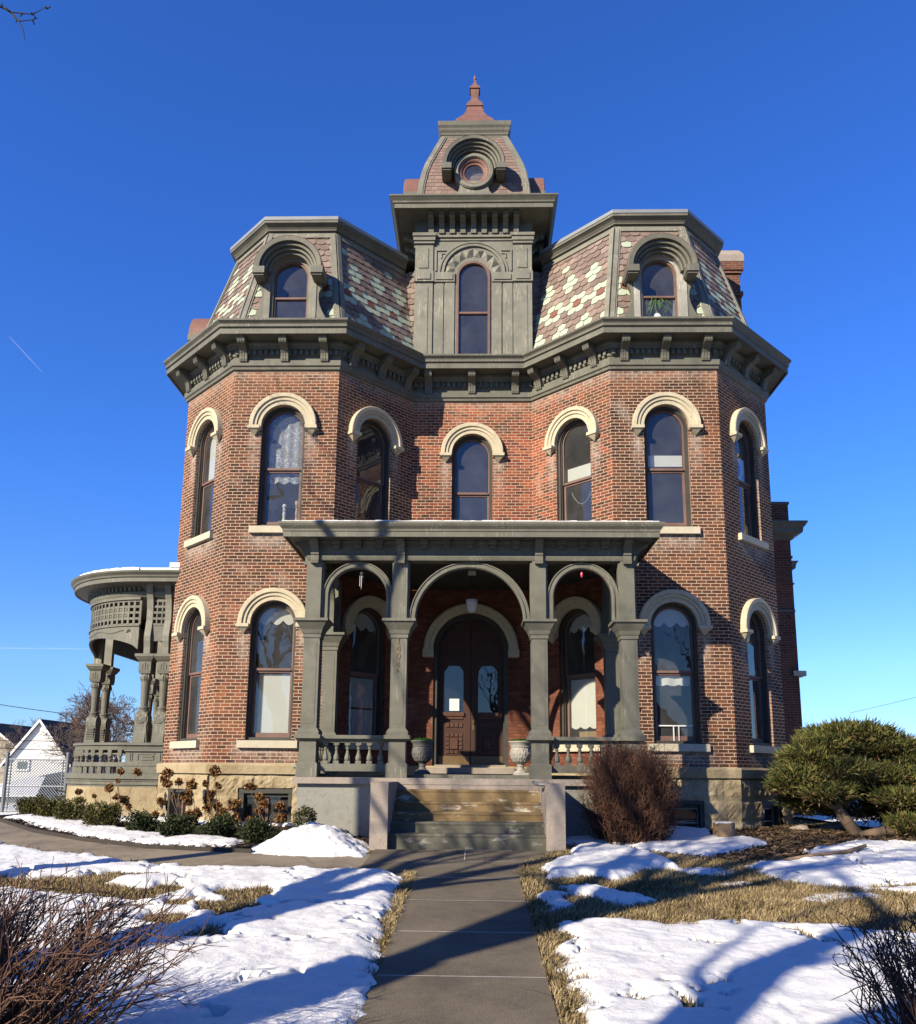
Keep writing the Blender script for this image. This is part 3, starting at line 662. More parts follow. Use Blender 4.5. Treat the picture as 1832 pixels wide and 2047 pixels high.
mb.poly([(TX-TH, TY+2*TH, 9.5), (TX+TH, TY+2*TH, 9.5), (TX+TH, TY+2*TH, 13.6), (TX-TH, TY+2*TH, 13.6)])
T = P(mb, 'tower_wall', M['trimworn'], fix=False)
mb = MB(); mb.poly([(x, y, 9.9) for x, y in ((TX-1.4, TY+.05), (TX+1.4, TY+.05), (TX+1.4, TY+2.8), (TX-1.4, TY+2.8))]); mb.box(TX-1.4, TX+1.4, TY+2.6, TY+2.65, 9.5, 13.4); P(mb, 'tower_room', M['roomwall'], T)
mb = MB()
for s in (-1, 1):     # corner pilasters with sunk panels, mid strips, impost band
    a, b = sorted((s*1.02, s*(TH+.02)))
    fbox(mb, TF, a, b, 9.9, 12.14, .0, .035); fbox(mb, TF, a-.02, b+.02, 12.14, 12.42, 0, .085); fbox(mb, TF, a+.06, b-.06, 12.19, 12.36, .085, .11)
    fbox(mb, TF, a, b, 12.42, 13.20, 0, .035); fbox(mb, TF, a+.10, b-.12, 12.53, 13.08, .035, .055)
    fbox(mb, TF, a+.08, b-.12, 10.1, 12.05, .035, .05)
    fbox(mb, TF, a-.03, b+.03, 13.20, 13.27, 0, .08); fbox(mb, TF, a-.05, b+.05, 13.27, 13.38, 0, .11); fbox(mb, TF, a-.07, b+.07, 13.38, 13.46, 0, .14)
    a, b = sorted((s*.47, s*1.0)); fbox(mb, TF, a, b, 12.14, 12.40, 0, .06); fbox(mb, TF, a+.05, b-.05, 12.19, 12.34, .06, .085)
    a, b = sorted((s*.47, s*.71)); fbox(mb, TF, a, b, 9.9, 12.14, 0, .03); a, b = sorted((s*.75, s*.985)); fbox(mb, TF, a, b, 9.9, 12.14, 0, .022)
    # spandrel mouldings
    a, b = sorted((s*.93, s*.97)); fbox(mb, TF, a, b, 12.46, 13.06, 0, .03); a, b = sorted((s*.70, s*.925)); fbox(mb, TF, a, b, 13.02, 13.06, 0, .03)
    a, b = sorted((s*.80, s*.83)); fbox(mb, TF, a, b, 12.82, 12.97, 0, .025); a, b = sorted((s*.66, s*.795)); fbox(mb, TF, a, b, 12.94, 12.97, 0, .025)
ring(mb, TF, 0, 12.40, rsec(.74, .80, 0, .05), n=26); ring(mb, TF, 0, 12.40, rsec(.84, .88, 0, .03), n=26)
fbox(mb, TF, -1.02, 1.02, 13.385, 13.45, 0, .06); fbox(mb, TF, -1.02, 1.02, 13.31, 13.35, 0, .03)
for k in range(8):    # pyramid voussoirs round the window head
    a0, a1 = pi*(k+.06)/8, pi*(k+.94)/8; am = (a0+a1)/2
    q = [(r*cos(a), 12.36+r*sin(a)) for r, a in ((.50, a0), (.72, a0), (.72, a1), (.50, a1))]; c = TF(.61*cos(am), 12.36+.61*sin(am), .075)
    for i in range(4): mb.poly([TF(*q[i], .005), TF(*q[(i+1) % 4], .005), c])
P(mb, 'tower_moulding', M['trimworn'], T, fix=False)
mb = MB(); ring(mb, TF, 0, wzs, rsec(.365, .424, -.08, .04), leg=wzs-wzb, n=24); fbox(mb, TF, -.366, .366, 11.28, 11.33, -.06, .02); o = P(mb, 'tower_window', M['sash'])
g = MB(); archplate(g, TF, 0, wzs, .366, wzb, -.03, 22); P(g, 'window_pane', M['glass'], o)
# entablature and eave of the tower
sq = [(TX-TH, TY+2*TH), (TX-TH, TY), (TX+TH, TY), (TX+TH, TY+2*TH)]
mb = MB(); sweep(mb, sq, [(.0, 13.45), (.05, 13.46), (.06, 13.52), (.03, 13.54), (.03, 13.86), (.10, 13.88), (.48, 13.90), (.485, 13.87), (.53, 13.87), (.53, 13.985), (.56, 14.0), (.57, 14.04), (.62, 14.10), (.65, 14.13), (.65, 14.165), (.60, 14.175), (-.3, 14.25)], closed=True)
P(mb, 'tower_cornice', M['trim'], T, fix=False)
bp = [(.02, 13.47), (.10, 13.47), (.11, 13.62), (.16, 13.70), (.25, 13.745), (.33, 13.76), (.37, 13.79), (.36, 13.815), (.39, 13.82), (.39, 13.86), (.42, 13.86), (.42, 13.895), (.02, 13.895)]
for F, us in ((TF, [-1.08+.27*k for k in range(9)]), (TW, [-.9+.45*k for k in range(5)]), (TE, [-.9+.45*k for k in range(5)])):
    for u in us: bracket(F, u, bp, .135, 'tower_bracket', 'trim', False, T)
# curved roof in shingle courses
pts = [(-.03, 14.22), (-.035, 14.62), (-.065, 14.95), (-.13, 15.36), (-.215, 15.7), (-.325, 16.03), (-.45, 16.4), (-.60, 16.83)]
def ocurve(z):
    for (o0, z0), (o1, z1) in zip(pts, pts[1:]):
        if z <= z1: return o0+(o1-o0)*(z-z0)/(z1-z0)
    return pts[-1][0]
def shingle_mat():
    k = NT('brown_shingles'); u, v, _ = k.sep(k.uv()); p = k.pos(); r = k.math('FLOOR', v)
    U = k.math('ADD', k.math('DIVIDE', u, .17), k.math('MULTIPLY', k.math('FLOORED_MODULO', r, 2.0), .5)); c = k.math('FLOOR', U); f = k.math('SUBTRACT', U, c)
    j = k.rng(k.math('MINIMUM', f, k.math('SUBTRACT', 1.0, f)), .015, .035, 1, 0)
    w = k.n('TexWhiteNoise', noise_dimensions='2D'); k.put(w.inputs['Vector'], k.comb(c, r))
    col = k.ramp(w.outputs[0], [(0, (.22, .155, .135)), (1, (.31, .225, .195))]); col = k.mix(k.math('MULTIPLY', j, .75), col, (.07, .05, .045))
    return k.out(col, .85, k.bump(k.math('SUBTRACT', k.noise(p, 40, 4), j), .3, .004), .15)
M['shingle'] = shingle_mat()
mb = MB(); nr = 22
for r in range(nr):
    z0, z1 = 14.22+(16.84-14.22)*r/nr, 14.22+(16.84-14.22)*(r+1)/nr; a = offs(sq, ocurve(z0)+.011, True); b = offs(sq, ocurve(z1)+.002, True); b0 = offs(sq, ocurve(z0)-.01, True)
    for i in range(4):
        j = (i+1) % 4; L = hypot(a[j][0]-a[i][0], a[j][1]-a[i][1])
        mb.poly([(*a[i], z0), (*a[j], z0), (*b[j], z1), (*b[i], z1)], [(-L/2, r+.05), (L/2, r+.05), (L/2, r+.95), (-L/2, r+.95)]); mb.poly([(*b0[i], z0), (*b0[j], z0), (*a[j], z0), (*a[i], z0)], [(0, r), (L, r), (L, r), (0, r)])
R_ = P(mb, 'tower_roof', M['shingle'], fix=False)
for F in (TF, TW, TE):      # hip boards following the curve
    for s in (-1, 1):
        mb = MB()
        for (o0, z0), (o1, z1) in zip(pts, pts[1:]):
            e0, e1 = TH+o0, TH+o1
            for w0, w1, ht in ((-.03, .085, .05), (.085, .125, .032)):
                c = [F(s*(e0-w0), z0, o0), F(s*(e0-w1), z0, o0), F(s*(e1-w1), z1, o1), F(s*(e1-w0), z1, o1)]; c2 = [F(s*(e0-w0), z0, o0+ht), F(s*(e0-w1), z0, o0+ht), F(s*(e1-w1), z1, o1+ht), F(s*(e1-w0), z1, o1+ht)]
                mb.hexa([*c, *c2])
        P(mb, 'hip_trim', M['trimworn'], R_, fix=False)
mb = MB(); sweep(mb, sq, [(-.64, 16.74), (-.575, 16.76), (-.57, 16.86), (-.55, 16.88), (-.545, 16.93), (-.51, 16.99), (-.50, 17.05), (-.515, 17.06), (-.48, 17.12), (-.47, 17.24), (-.50, 17.26), (-1.3, 17.34)], closed=True); P(mb, 'crown_cornice', M['trim'], R_, fix=False)
mb = MB(); mb.lathe(TX, TY+TH, [(.70, 17.28), (.58, 17.5), (.50, 17.74), (.42, 17.86), (.33, 18.0), (.255, 18.17), (.205, 18.40)], sq=True); mb.lathe(TX, TY+TH, [(.235, 18.40), (.235, 18.45), (.205, 18.48), (.205, 18.54), (.16, 18.60), (.10, 18.70), (.095, 18.80), (.115, 18.98), (.12, 19.05)], sq=True)
mb.lathe(TX, TY+TH, [(.148, 19.05), (.148, 19.10), (.115, 19.14), (.07, 19.22), (.035, 19.34), (.028, 19.42)], sq=True); mb.lathe(TX, TY+TH, [(.012, 19.41), (.04, 19.45), (.045, 19.49), (.03, 19.53), (.008, 19.60)], 8); P(mb, 'finial', M['redmetal'], R_)
def oculus(F):
    zc = 15.22; m = MB(); o0 = -.5
    ring(m, F, 0, zc, [(.385, o0), (.385, .13), (.41, .17), (.49, .17), (.52, .13), (.52, o0)], n=32, full=True)
    prism(m, F, [(-.52, 14.2), (.52, 14.2), (.50, 14.55), (.40, 14.66), (.36, 14.8), (.42, 14.95), (-.42, 14.95), (-.36, 14.8), (-.40, 14.66), (-.50, 14.55)], -.3, .10)
    for w, z, o in ((.62, 14.28, .14), (.5, 14.34, .16)): prism(m, F, [(-w, z-.06), (w, z-.06), (w, z-.02), (0, z+.24), (-w, z-.02)], .09, o)
    d = P(m, 'oculus_dormer', M['trimworn'])
    h = MB()
    for r0, r1, o1 in ((.70, .795, .42), (.635, .701, .34), (.575, .636, .27), (.52, .576, .2)): ring(h, F, 0, zc+.02, [(r0, o0), (r0, o1), (r1-.02, o1+.012), (r1, o1-.01), (r1, o0)], n=28)
    for s in (-1, 1): a, b = sorted((s*.57, s*.82)); fbox(h, F, a, b, zc-.14, zc+.015, -.1, .435); fbox(h, F, a+.02, b-.02, zc-.18, zc-.141, -.1, .40)
    P(h, 'dormer_hood', M['trim'], d)
    h = MB(); ring(h, F, 0, zc+.02, [(.74, -.7), (.80, -.7), (.803, .415), (.80, .41), (.72, .1)], n=28); P(h, 'hood_roof', M['redmetal'], d)
    h = MB(); ring(h, F, 0, zc, [(.315, .0), (.315, .09), (.35, .11), (.386, .11), (.386, .0)], n=32, full=True); ring(h, F, 0, zc, [(.25, .0), (.25, .05), (.316, .065), (.316, .0)], n=32, full=True); P(h, 'oculus_frame', M['redmetal'], d)
    g = MB(); g.poly([F(.255*cos(2*pi*k/28), zc+.255*sin(2*pi*k/28), .02) for k in range(28)]); P(g, 'window_pane', M['glass'], d)
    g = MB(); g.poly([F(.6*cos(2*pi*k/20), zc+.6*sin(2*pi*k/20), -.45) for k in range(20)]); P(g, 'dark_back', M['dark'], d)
for F in (TF, TW, TE): oculus(F)
# ================================================================== FRONT PORCH (a part of the house)
PC = -.04; YF = 15.25; CX = (-3.01, -1.365, 1.262, 2.934); YC = YF+.147
mb = MB(); mb.box(-3.2, 3.12, 14.95, 18.5, -.22, -.11); mb.box(-1.30, 1.20, 14.96, 15.4, -.5, -.221); PORCH = P(mb, 'front_porch', M['pier'])
def PP(mb, name, m, **k): return P(mb, name, M[m], PORCH, **k)
mb = MB(); mb.box(-3.08, 3.0, 15.6, 18.7, -.109, -.045); PP(mb, 'porch_floor', 'trim')
def column(x, y, rear=False):
    m = MB()
    if not rear:
        m.lathe(x, y, [(.195, -.108), (.195, .13), (.165, .16), (.155, .17), (.155, .56)], sq=True)
    else: m.lathe(x, y, [(.19, -.108), (.19, .13), (.15, .17), (.15, .56)], sq=True)
    m.lathe(x, y, [(.20, .66), (.20, .72), (.165, .775), (.148, .79), (.148, 2.36), (.146, 2.46), (.165, 2.47), (.165, 2.53), (.18, 2.55), (.20, 2.62), (.25, 2.70), (.285, 2.76), (.315, 2.77), (.315, 2.82)], sq=True)
    m.lathe(x, y, [(.145, 2.821), (.13, 2.85), (.13, 4.0)], sq=True)
    for s in (-1, 1):    # slim fillets beside the shaft and beside the upper post
        for a, b, z0, z1, w in ((.149, .156, .82, 2.40, .10), (.131, .165, 2.821, 3.95, .09)): m.box(x+min(s*a, s*b), x+max(s*a, s*b), y-w, y+w, z0, z1)
    m.box(x-.10, x+.10, y-.153, y-.149, .86, 2.40)
    return PP(m, 'column', 'trim')
for x in CX: column(x, YC)
RX = ((-2.955, 17.02), (2.885, 17.02))
for x, y in RX: column(x, y, True)
PFr = Fr(0, YC, 0)
def arch(F, uc, zc, r, leg): 
    m = MB(); ring(m, F, uc, zc, [(r-.125, -.055), (r-.125, .055), (r-.105, .075), (r-.075, .075), (r-.065, .05), (r-.03, .05), (r-.02, .07), (r, .07), (r, -.06)], leg=leg, n=32); return PP(m, 'porch_arch', 'trim')
arch(PFr, (CX[0]+CX[1])/2, 3.29, .672, .47); arch(PFr, (CX[2]+CX[3])/2, 3.29, .672, .47); arch(PFr, (CX[1]+CX[2])/2, 2.825, 1.145, 0)
for (x, y), s in zip(RX, (-1, 1)):
    Fs = Fr(x-.02*s, 0, s*pi/2); u0 = (YC+y)/2*s; arch(Fs, u0, 3.31, .655, .49)
# beam, frieze, roof
loop = [(CX[0]-.13, 17.1), (CX[0]-.13, YF+.02), (CX[3]+.13, YF+.02), (CX[3]+.13, 17.1)]
mb = MB(); sweep(mb, loop, [(-.25, 3.985), (-.25, 3.972), (.012, 3.972), (.02, 3.99), (.035, 4.04), (.035, 4.07), (.0, 4.08), (.0, 4.25), (.03, 4.26), (.03, 4.30), (.06, 4.33), (.06, 4.36), (.40, 4.36)]); sweep(mb, loop, [(-.25, 3.972), (-.25, 4.15)]); PP(mb, 'porch_frieze', 'trim', fix=False)
mb = MB(); sweep(mb, loop, [(.38, 4.362), (.385, 4.325), (.415, 4.325), (.415, 4.42), (.43, 4.43), (.435, 4.47), (.48, 4.52), (.50, 4.56), (.50, 4.60), (.46, 4.605)]); 
lo2 = offs(loop, .46); mb.poly([(*lo2[0], 4.61), (*lo2[1], 4.61), (*lo2[2], 4.61), (*lo2[3], 4.61)]); mb.poly([(lo2[1][0], YF-.44, 4.61), (lo2[2][0], YF-.44, 4.61), (1.4, 18.9, 4.78), (-1.4, 18.9, 4.78)])
PP(mb, 'porch_roof', 'trim', fix=False)
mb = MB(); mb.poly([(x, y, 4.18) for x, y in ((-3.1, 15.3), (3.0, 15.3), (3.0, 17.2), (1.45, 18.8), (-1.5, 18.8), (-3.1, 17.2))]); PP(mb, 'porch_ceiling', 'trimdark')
for i in range(22):
    pass
for x in CX:       # console brackets over the columns
    bracket(Fr(x, YF+.02, 0), 0, [(0, 3.90), (.10, 3.90), (.11, 3.955), (.08, 3.965), (.08, 4.06), (.10, 4.07), (.10, 4.13), (.12, 4.17), (.19, 4.24), (.25, 4.28), (.26, 4.31), (.30, 4.315), (.30, 4.36), (0, 4.36)], .15, 'console', 'trim', False, PORCH)
for s, x in ((-1, CX[0]-.13), (1, CX[3]+.13)):
    bracket(Fr(x, YC, s*pi/2), 0, [(0, 3.90), (.10, 3.90), (.11, 3.955), (.08, 3.965), (.08, 4.06), (.10, 4.13), (.19, 4.24), (.25, 4.28), (.30, 4.315), (.30, 4.36), (0, 4.36)], .15, 'console', 'trim', False, PORCH)
for a, b, k in ((CX[0], CX[1], 3), (CX[1], CX[2], 5), (CX[2], CX[3], 3)):
    for i in range(k):
        x = a+(b-a)*(i+1)/(k+1); m = MB(); F = Fr(x, YF+.02, 0); fbox(m, F, -.075, .075, 4.26, 4.358, .0, .15); fbox(m, F, -.06, .06, 4.19, 4.26, 0, .075); fbox(m, F, -.02, .02, 4.20, 4.25, .075, .085); PP(m, 'frieze_block', 'trim')
# balustrades
def rail(x0, y0, x1, y1):
    d = hypot(x1-x0, y1-y0); F = Fr(x0, y0, atan2(y1-y0, x1-x0)); m = MB()
    fbox(m, F, 0, d, .56, .59, -.09, .09); fbox(m, F, 0, d, .59, .655, -.15, .15); fbox(m, F, 0, d, .52, .56, -.06, .06); fbox(m, F, 0, d, .0, .135, -.06, .06); PP(m, 'handrail', 'trim')
    k = max(2, round((d-.25)/.185))
    for i in range(k):
        u = d*(i+.5)/k if d > 1.6 else .16+(d-.32)*i/(k-1); q = F(u, 0)
        m = MB(); m.lathe(q[0], q[1], [(.052, .136), (.052, .19)], sq=True); m.lathe(q[0], q[1], [(.04, .19), (.055, .215), (.056, .25), (.045, .29), (.03, .34), (.024, .385), (.024, .40), (.038, .405), (.038, .42), (.026, .43), (.03, .455), (.05, .465), (.05, .48)], 10); m.lathe(q[0], q[1], [(.05, .48), (.05, .519)], sq=True); PP(m, 'baluster', 'trim')
rail(CX[0]+.15, YC, CX[1]-.15, YC); rail(CX[2]+.15, YC, CX[3]-.15, YC); rail(CX[0], YC+.15, RX[0][0], 16.87); rail(CX[3], YC+.15, RX[1][0], 16.87)
for x in CX:    # the rail caps run over the pedestals
    m = MB(); m.lathe(x, YC, [(.175, .561), (.24, .59), (.24, .659)], sq=True); PP(m, 'pedestal_cap', 'trim')
for x, y in RX:
    m = MB(); m.lathe(x, y, [(.175, .561), (.22, .59), (.22, .659)], sq=True); PP(m, 'pedestal_cap', 'trim')
for x0, x1, e0, e1 in ((-3.12, -1.56, -3.12, -2.9), (1.46, 3.05, 2.85, 3.05)):
    mb = MB(); mb.box(x0, x1, 15.05, 15.3, -1.6, -.221); mb.box(e0, e1, 15.3, 17.1, -1.6, -.221); PP(mb, 'porch_base', 'concrete')
# address on the second column
def text(s, size, F, u, z, o, name, m, parent, depth=.006, align='CENTER'):
    cu = bpy.data.curves.new(name, 'FONT'); cu.body = s; cu.size = size; cu.extrude = depth; cu.align_x = align; cu.align_y = 'CENTER'; cu.resolution_u = 3
    ob = bpy.data.objects.new(name, cu); me = bpy.data.meshes.new_from_object(ob); bpy.data.objects.remove(ob)
    for v in me.vertices: v.co = Vector(F(u+v.co.x, z+v.co.y, o+v.co.z))
    me.materials.append(M[m]); o_ = link(bpy.data.objects.new(name, me)); keep(o_, parent); return o_
for s, z, w in (('1', 2.40, .19), ('4', 2.26, .19), ('0', 2.115, .19), ('4', 1.96, .19), ('½', 1.85, .085)): text(s, w, Fr(CX[1]-.01, YF-.006, 0), 0, z, .002, 'house_number', 'bronze', PORCH)
# ---- concrete steps
ST = thing('stone_steps', 'worn sandstone and concrete steps with cheek walls up to the front porch', 'steps', loc=(-.05, 13.45, -1.22))
def steps_mat(name, c1, c2, salt):
    k = NT(name); p = k.pos(); x, y, z = k.sep(p); c = k.ramp(k.noise(p, 3.5, 7, .7), [(.3, c1), (.7, c2)]); c = k.mix(k.rng(k.noise(p, 38, 4), .5, .75, 0, .35), c, [q*.5 for q in c1])
    s = k.math('MULTIPLY', k.rng(k.noise(k.comb(k.math('MULTIPLY', x, 2.2), k.math('MULTIPLY', y, 2.2), k.math('MULTIPLY', z, 6.0)), 1, 8, .75), .56, .64), salt); c = k.mix(s, c, (.62, .58, .52))
    return k.out(c, .9, k.bump(k.noise(p, 55, 5, .7), .5, .006), .15)
M['tan'] = steps_mat('salted_tan_sandstone', (.15, .105, .055), (.29, .205, .105), .8); M['greystep'] = steps_mat('grey_painted_concrete', (.105, .105, .085), (.16, .155, .125), .5)
for i, (z, y, m) in enumerate(((-.30, 14.65, 'tan'), (-.497, 14.35, 'tan'), (-.655, 14.05, 'tan'), (-.80, 13.75, 'greystep'), (-.968, 13.45, 'greystep'))):
    mb = MB(); prism(mb, Fr(-1.30, 0, 0), [(0, 0), (0, 0)], 0, 0) if 0 else None; sweep(mb, [(-1.30, y+.03), (1.20, y+.03)], [(-.5, -1.6), (0, -1.6), (0, z-.05), (.006, z-.045), (.01, z-.03), (.01, z-.014), (-.006, z), (-.45, z)]); P(mb, 'step', M[m], ST)
for x0, x1 in ((-1.585, -1.302), (1.202, 1.497)):
    mb = MB(); mb.box(x0, x1, 13.33, 14.945, -1.6, -.17); P(mb, 'cheek_wall', M['pier'], ST)
mb = MB(); mb.tube([(1.04, 14.0, -.15), (1.06, 13.75, -.17), (1.12, 13.66, -.185), (1.36, 13.62, -.19)], .028, 8, 0, True); P(mb, 'handrail_end', M['steel'], ST)
# ================================================================== SIDE PORCH with a rounded corner (a part of the house)
GC = (-7.85, 21.2)
def gpath(r, back=27, n=18, x0=-6.98, front=None):
    yf = GC[1]-r if front is None else front
    return [(GC[0]-r, back)]+[(GC[0]+r*cos(pi+pi/2*k/n), GC[1]+r*sin(pi+pi/2*k/n)) for k in range(n+1)]+[(x0, GC[1]-r)]
def gsweep(mb, prof, r=2.0, **k): sweep(mb, gpath(r, **k), prof)
mb = MB(); gsweep(mb, [(.0, -1.7), (.25, -1.7), (.23, -.40), (0, -.40)], x0=-7.1); SP = P(mb, 'side_porch', M['stone'], fix=False)
def SPP(mb, name, m, **k): return P(mb, name, M[m], SP, **k)
mb = MB(); gsweep(mb, [(-1, -.10), (.30, -.10), (.32, -.12), (.32, -.22), (.28, -.235), (.28, -.27), (.26, -.28), (.26, -.35), (.23, -.36), (.23, -.41), (.15, -.42)]); SPP(mb, 'porch_deck', 'trim', fix=False)
mb = MB(); gsweep(mb, [(-.10, .50), (.13, .50), (.14, .535), (.18, .55), (.18, .595), (.15, .61), (-.12, .61), (-.10, .50)]); gsweep(mb, [(.02, .44), (.12, .44), (.13, .50), (.02, .50)])
gsweep(mb, [(.03, .06), (.15, .06), (.15, .155), (.03, .155), (.03, .06)]); SPP(mb, 'porch_rail', 'trim', fix=False)
def gp(a, r=2.0): a = radians(a); return GC[0]+r*cos(a), GC[1]+r*sin(a)
# spindles: posts with a bead rail threaded through them
posts = [(-7.85-.0, 19.2+.0)]
arcs = [262-7.2*k for k in range(12)]
for a in arcs:
    x, y = gp(a, 2.09); m = MB(); m.lathe(x, y, [(.036, .155), (.036, .20), (.05, .205), (.028, .24), (.05, .30)], 8); m.box(x-.045, x+.045, y-.045, y+.045, .30, .44); m.box(x-.045, x+.045, y-.045, y+.045, -.1, .156); SPP(m, 'spindle', 'trim')
m = MB(); m.tube([(*gp(265-2*k, 2.09), .345) for k in range(46)], [.018+.016*(k % 4 == 2) for k in range(46)], 6); SPP(m, 'bead_rail', 'trim')
# solid panel under the front columns
F = Fr(-7.98, 19.063, 0); m = MB(); fbox(m, F, 0, .98, -.095, .44, -.25, .02); fbox(m, F, -.03, .99, .075, .16, .02, .06); fbox(m, F, -.05, 1.0, -.095, .0, .02, .10); fbox(m, F, -.01, .985, .0, .075, .02, .045); fbox(m, F, -.02, .98, .41, .44, .02, .07)
for q in ((.27, .68, .335, .365), (.27, .30, .21, .335), (.38, .66, .21, .24), (.63, .66, .24, .30), (.40, .66, .28, .30), (.10, .115, .19, .37), (.15, .165, .19, .37), (.80, .815, .19, .37), (.85, .865, .19, .37)): fbox(m, F, *q, .02, .035)
SPP(m, 'carved_panel', 'trim')
def turned(x, y, rot=0):
    m = MB(); F = Fr(x, y, rot)
    # scrolled foot, ringed shaft, carved cap block
    foot = [(-.17, .61), (.17, .61), (.15, .80), (.13, 1.0), (.155, 1.10), (.16, 1.19), (.13, 1.28), (.07, 1.33), (-.07, 1.33), (-.13, 1.28), (-.16, 1.19), (-.155, 1.10), (-.13, 1.0), (-.15, .80)]
    prism(m, F, foot, -.13, .13); prism(m, Fr(x, y, rot+pi/2), [(a*.93, z) for a, z in foot], -.125, .125)
    for f in (F, Fr(x, y, rot+pi/2), Fr(x, y, rot-pi/2)): ring(m, f, 0, 1.16, rsec(.075, .10, .13, .152), n=16, full=True); ring(m, f, 0, 1.16, rsec(.015, .05, .13, .15), n=12, full=True)
    for s in (-1, 1):
        for k in range(7): fbox(m, F, s*.152-.018, s*.152+.018, .74+.045*k, .765+.045*k, -.10, .10)
    m.lathe(x, y, [(.12, 1.32), (.125, 1.36), (.10, 1.38), (.12, 1.40), (.12, 1.43), (.085, 1.45), (.088, 1.55), (.108, 2.02), (.115, 2.05), (.105, 2.06), (.13, 2.08), (.132, 2.16), (.11, 2.20), (.12, 2.22)], 16)
    for k in range(8): a = 2*pi*k/8; m.tube([(x+.118*cos(a), y+.118*sin(a), 2.07), (x+.135*cos(a), y+.135*sin(a), 2.12), (x+.115*cos(a), y+.115*sin(a), 2.19)], .018, 4)
    m.lathe(x, y, [(.13, 2.22), (.145, 2.30), (.145, 2.50), (.17, 2.53), (.19, 2.56), (.21, 2.60), (.225, 2.61), (.225, 2.68)], sq=True)
    for f in (F, Fr(x, y, rot+pi/2), Fr(x, y, rot-pi/2)):
        for a, z, h in ((0, 2.40, .16), (-.06, 2.38, .11), (.06, 2.38, .11)): fbox(m, f, a-.012, a+.012, z-h/2, z+h/2, .145, .158)
        fbox(m, f, -.08, .08, 2.345, 2.365, .145, .155)
    return SPP(m, 'turned_column', 'trim')
cols = [(-7.72, 19.25), (-7.28, 19.25), (-9.80, 21.2), (-9.83, 21.85), (-9.75, 24.6), (-9.75, 25.2)]
for x, y in cols: turned(x, y, 0 if y < 20 else -pi/2)
# wavy posts from the caps up to the roof
for x, y in cols:
    m = MB(); F = Fr(x, y, 0 if y < 20 else -pi/2); w = .075; pr = [(.10, 2.68), (.11, 2.85), (.14, 3.0), (.145, 3.12), (.11, 3.3), (.075, 3.5), (.085, 3.75), (.13, 4.0), (.21, 4.2), (.24, 4.37)]
    for (o0, z0), (o1, z1) in zip(pr, pr[1:]): m.hexa([F(-w,z0,o0), F(w,z0,o0), F(w,z0,-.1), F(-w,z0,-.1), F(-w,z1,o1), F(w,z1,o1), F(w,z1,-.1), F(-w,z1,-.1)])
    SPP(m, 'wavy_post', 'trimworn')
# curved screen: pierced squares, plain band with carving, arched lower edge
m = MB()
def gstrip(a0, a1, z0, z1, r0=1.98, r1=2.03, n=None):
    n = n or max(1, int(abs(a1-a0)/3))
    for k in range(n):
        b0, b1 = a0+(a1-a0)*k/n, a0+(a1-a0)*(k+1)/n
        c = [(*gp(b0, r1), z0), (*gp(b1, r1), z0), (*gp(b1, r0), z0), (*gp(b0, r0), z0), (*gp(b0, r1), z1), (*gp(b1, r1), z1), (*gp(b1, r0), z1), (*gp(b0, r0), z1)]; m.hexa(c)
A0, A1 = 181, 267; nc = 20; da = (A1-A0)/nc; zr = [3.36, 3.43, 3.53, 3.58, 3.69, 3.74, 3.85, 3.90, 4.0, 4.03]
hz = (3.40, 3.545, 3.69, 3.835, 3.98); tz = .028
for z in hz: gstrip(A0, A1, z-tz, z+tz)
for k in range(nc+1): gstrip(A0+da*k-.75, A0+da*k+.75, 3.40, 3.98, 1.975, 2.035, 1)
for k in range(nc):
    for r in range(4):
        if 2 < k < nc-2 and r in (1, 2) and k != 6: gstrip(A0+da*k+.3, A0+da*(k+1)-.3, hz[r]+.02, hz[r+1]-.02, 1.985, 2.015, 1); gstrip(A0+da*(k+.3), A0+da*(k+.7), hz[r]+.05, hz[r+1]-.05, 2.015, 2.03, 1)
gstrip(A0, A1, 3.36, 3.38, 1.96, 2.06); gstrip(A0, A1, 4.0, 4.06, 1.96, 2.07)
n = 24
for k in range(n):     # apron with an arched lower edge
    a, b = A0+(A1-A0)*k/n, A0+(A1-A0)*(k+1)/n; f = lambda t: 2.80+.33*sin(pi*t)**.6; z0, z1 = f(k/n), f((k+1)/n)
    c = [(*gp(a, 2.03), z0), (*gp(b, 2.03), z1), (*gp(b, 1.97), z1), (*gp(a, 1.97), z0), (*gp(a, 2.03), 3.36), (*gp(b, 2.03), 3.36), (*gp(b, 1.97), 3.36), (*gp(a, 1.97), 3.36)]; m.hexa(c)
for k in range(30): a = 196+k*2; m.tube([(*gp(a, 2.035), 3.24+.035*sin(k*.45)), (*gp(a+2, 2.035), 3.24+.035*sin((k+1)*.45))], .012, 4)
for k in range(7): a = radians(200+20*k); m.tube([(*gp(258, 2.035), 3.20), (*gp(258+3*cos(a*.5+pi), 2.04), 3.20+.09*sin(a-pi*.95))], .01, 4)
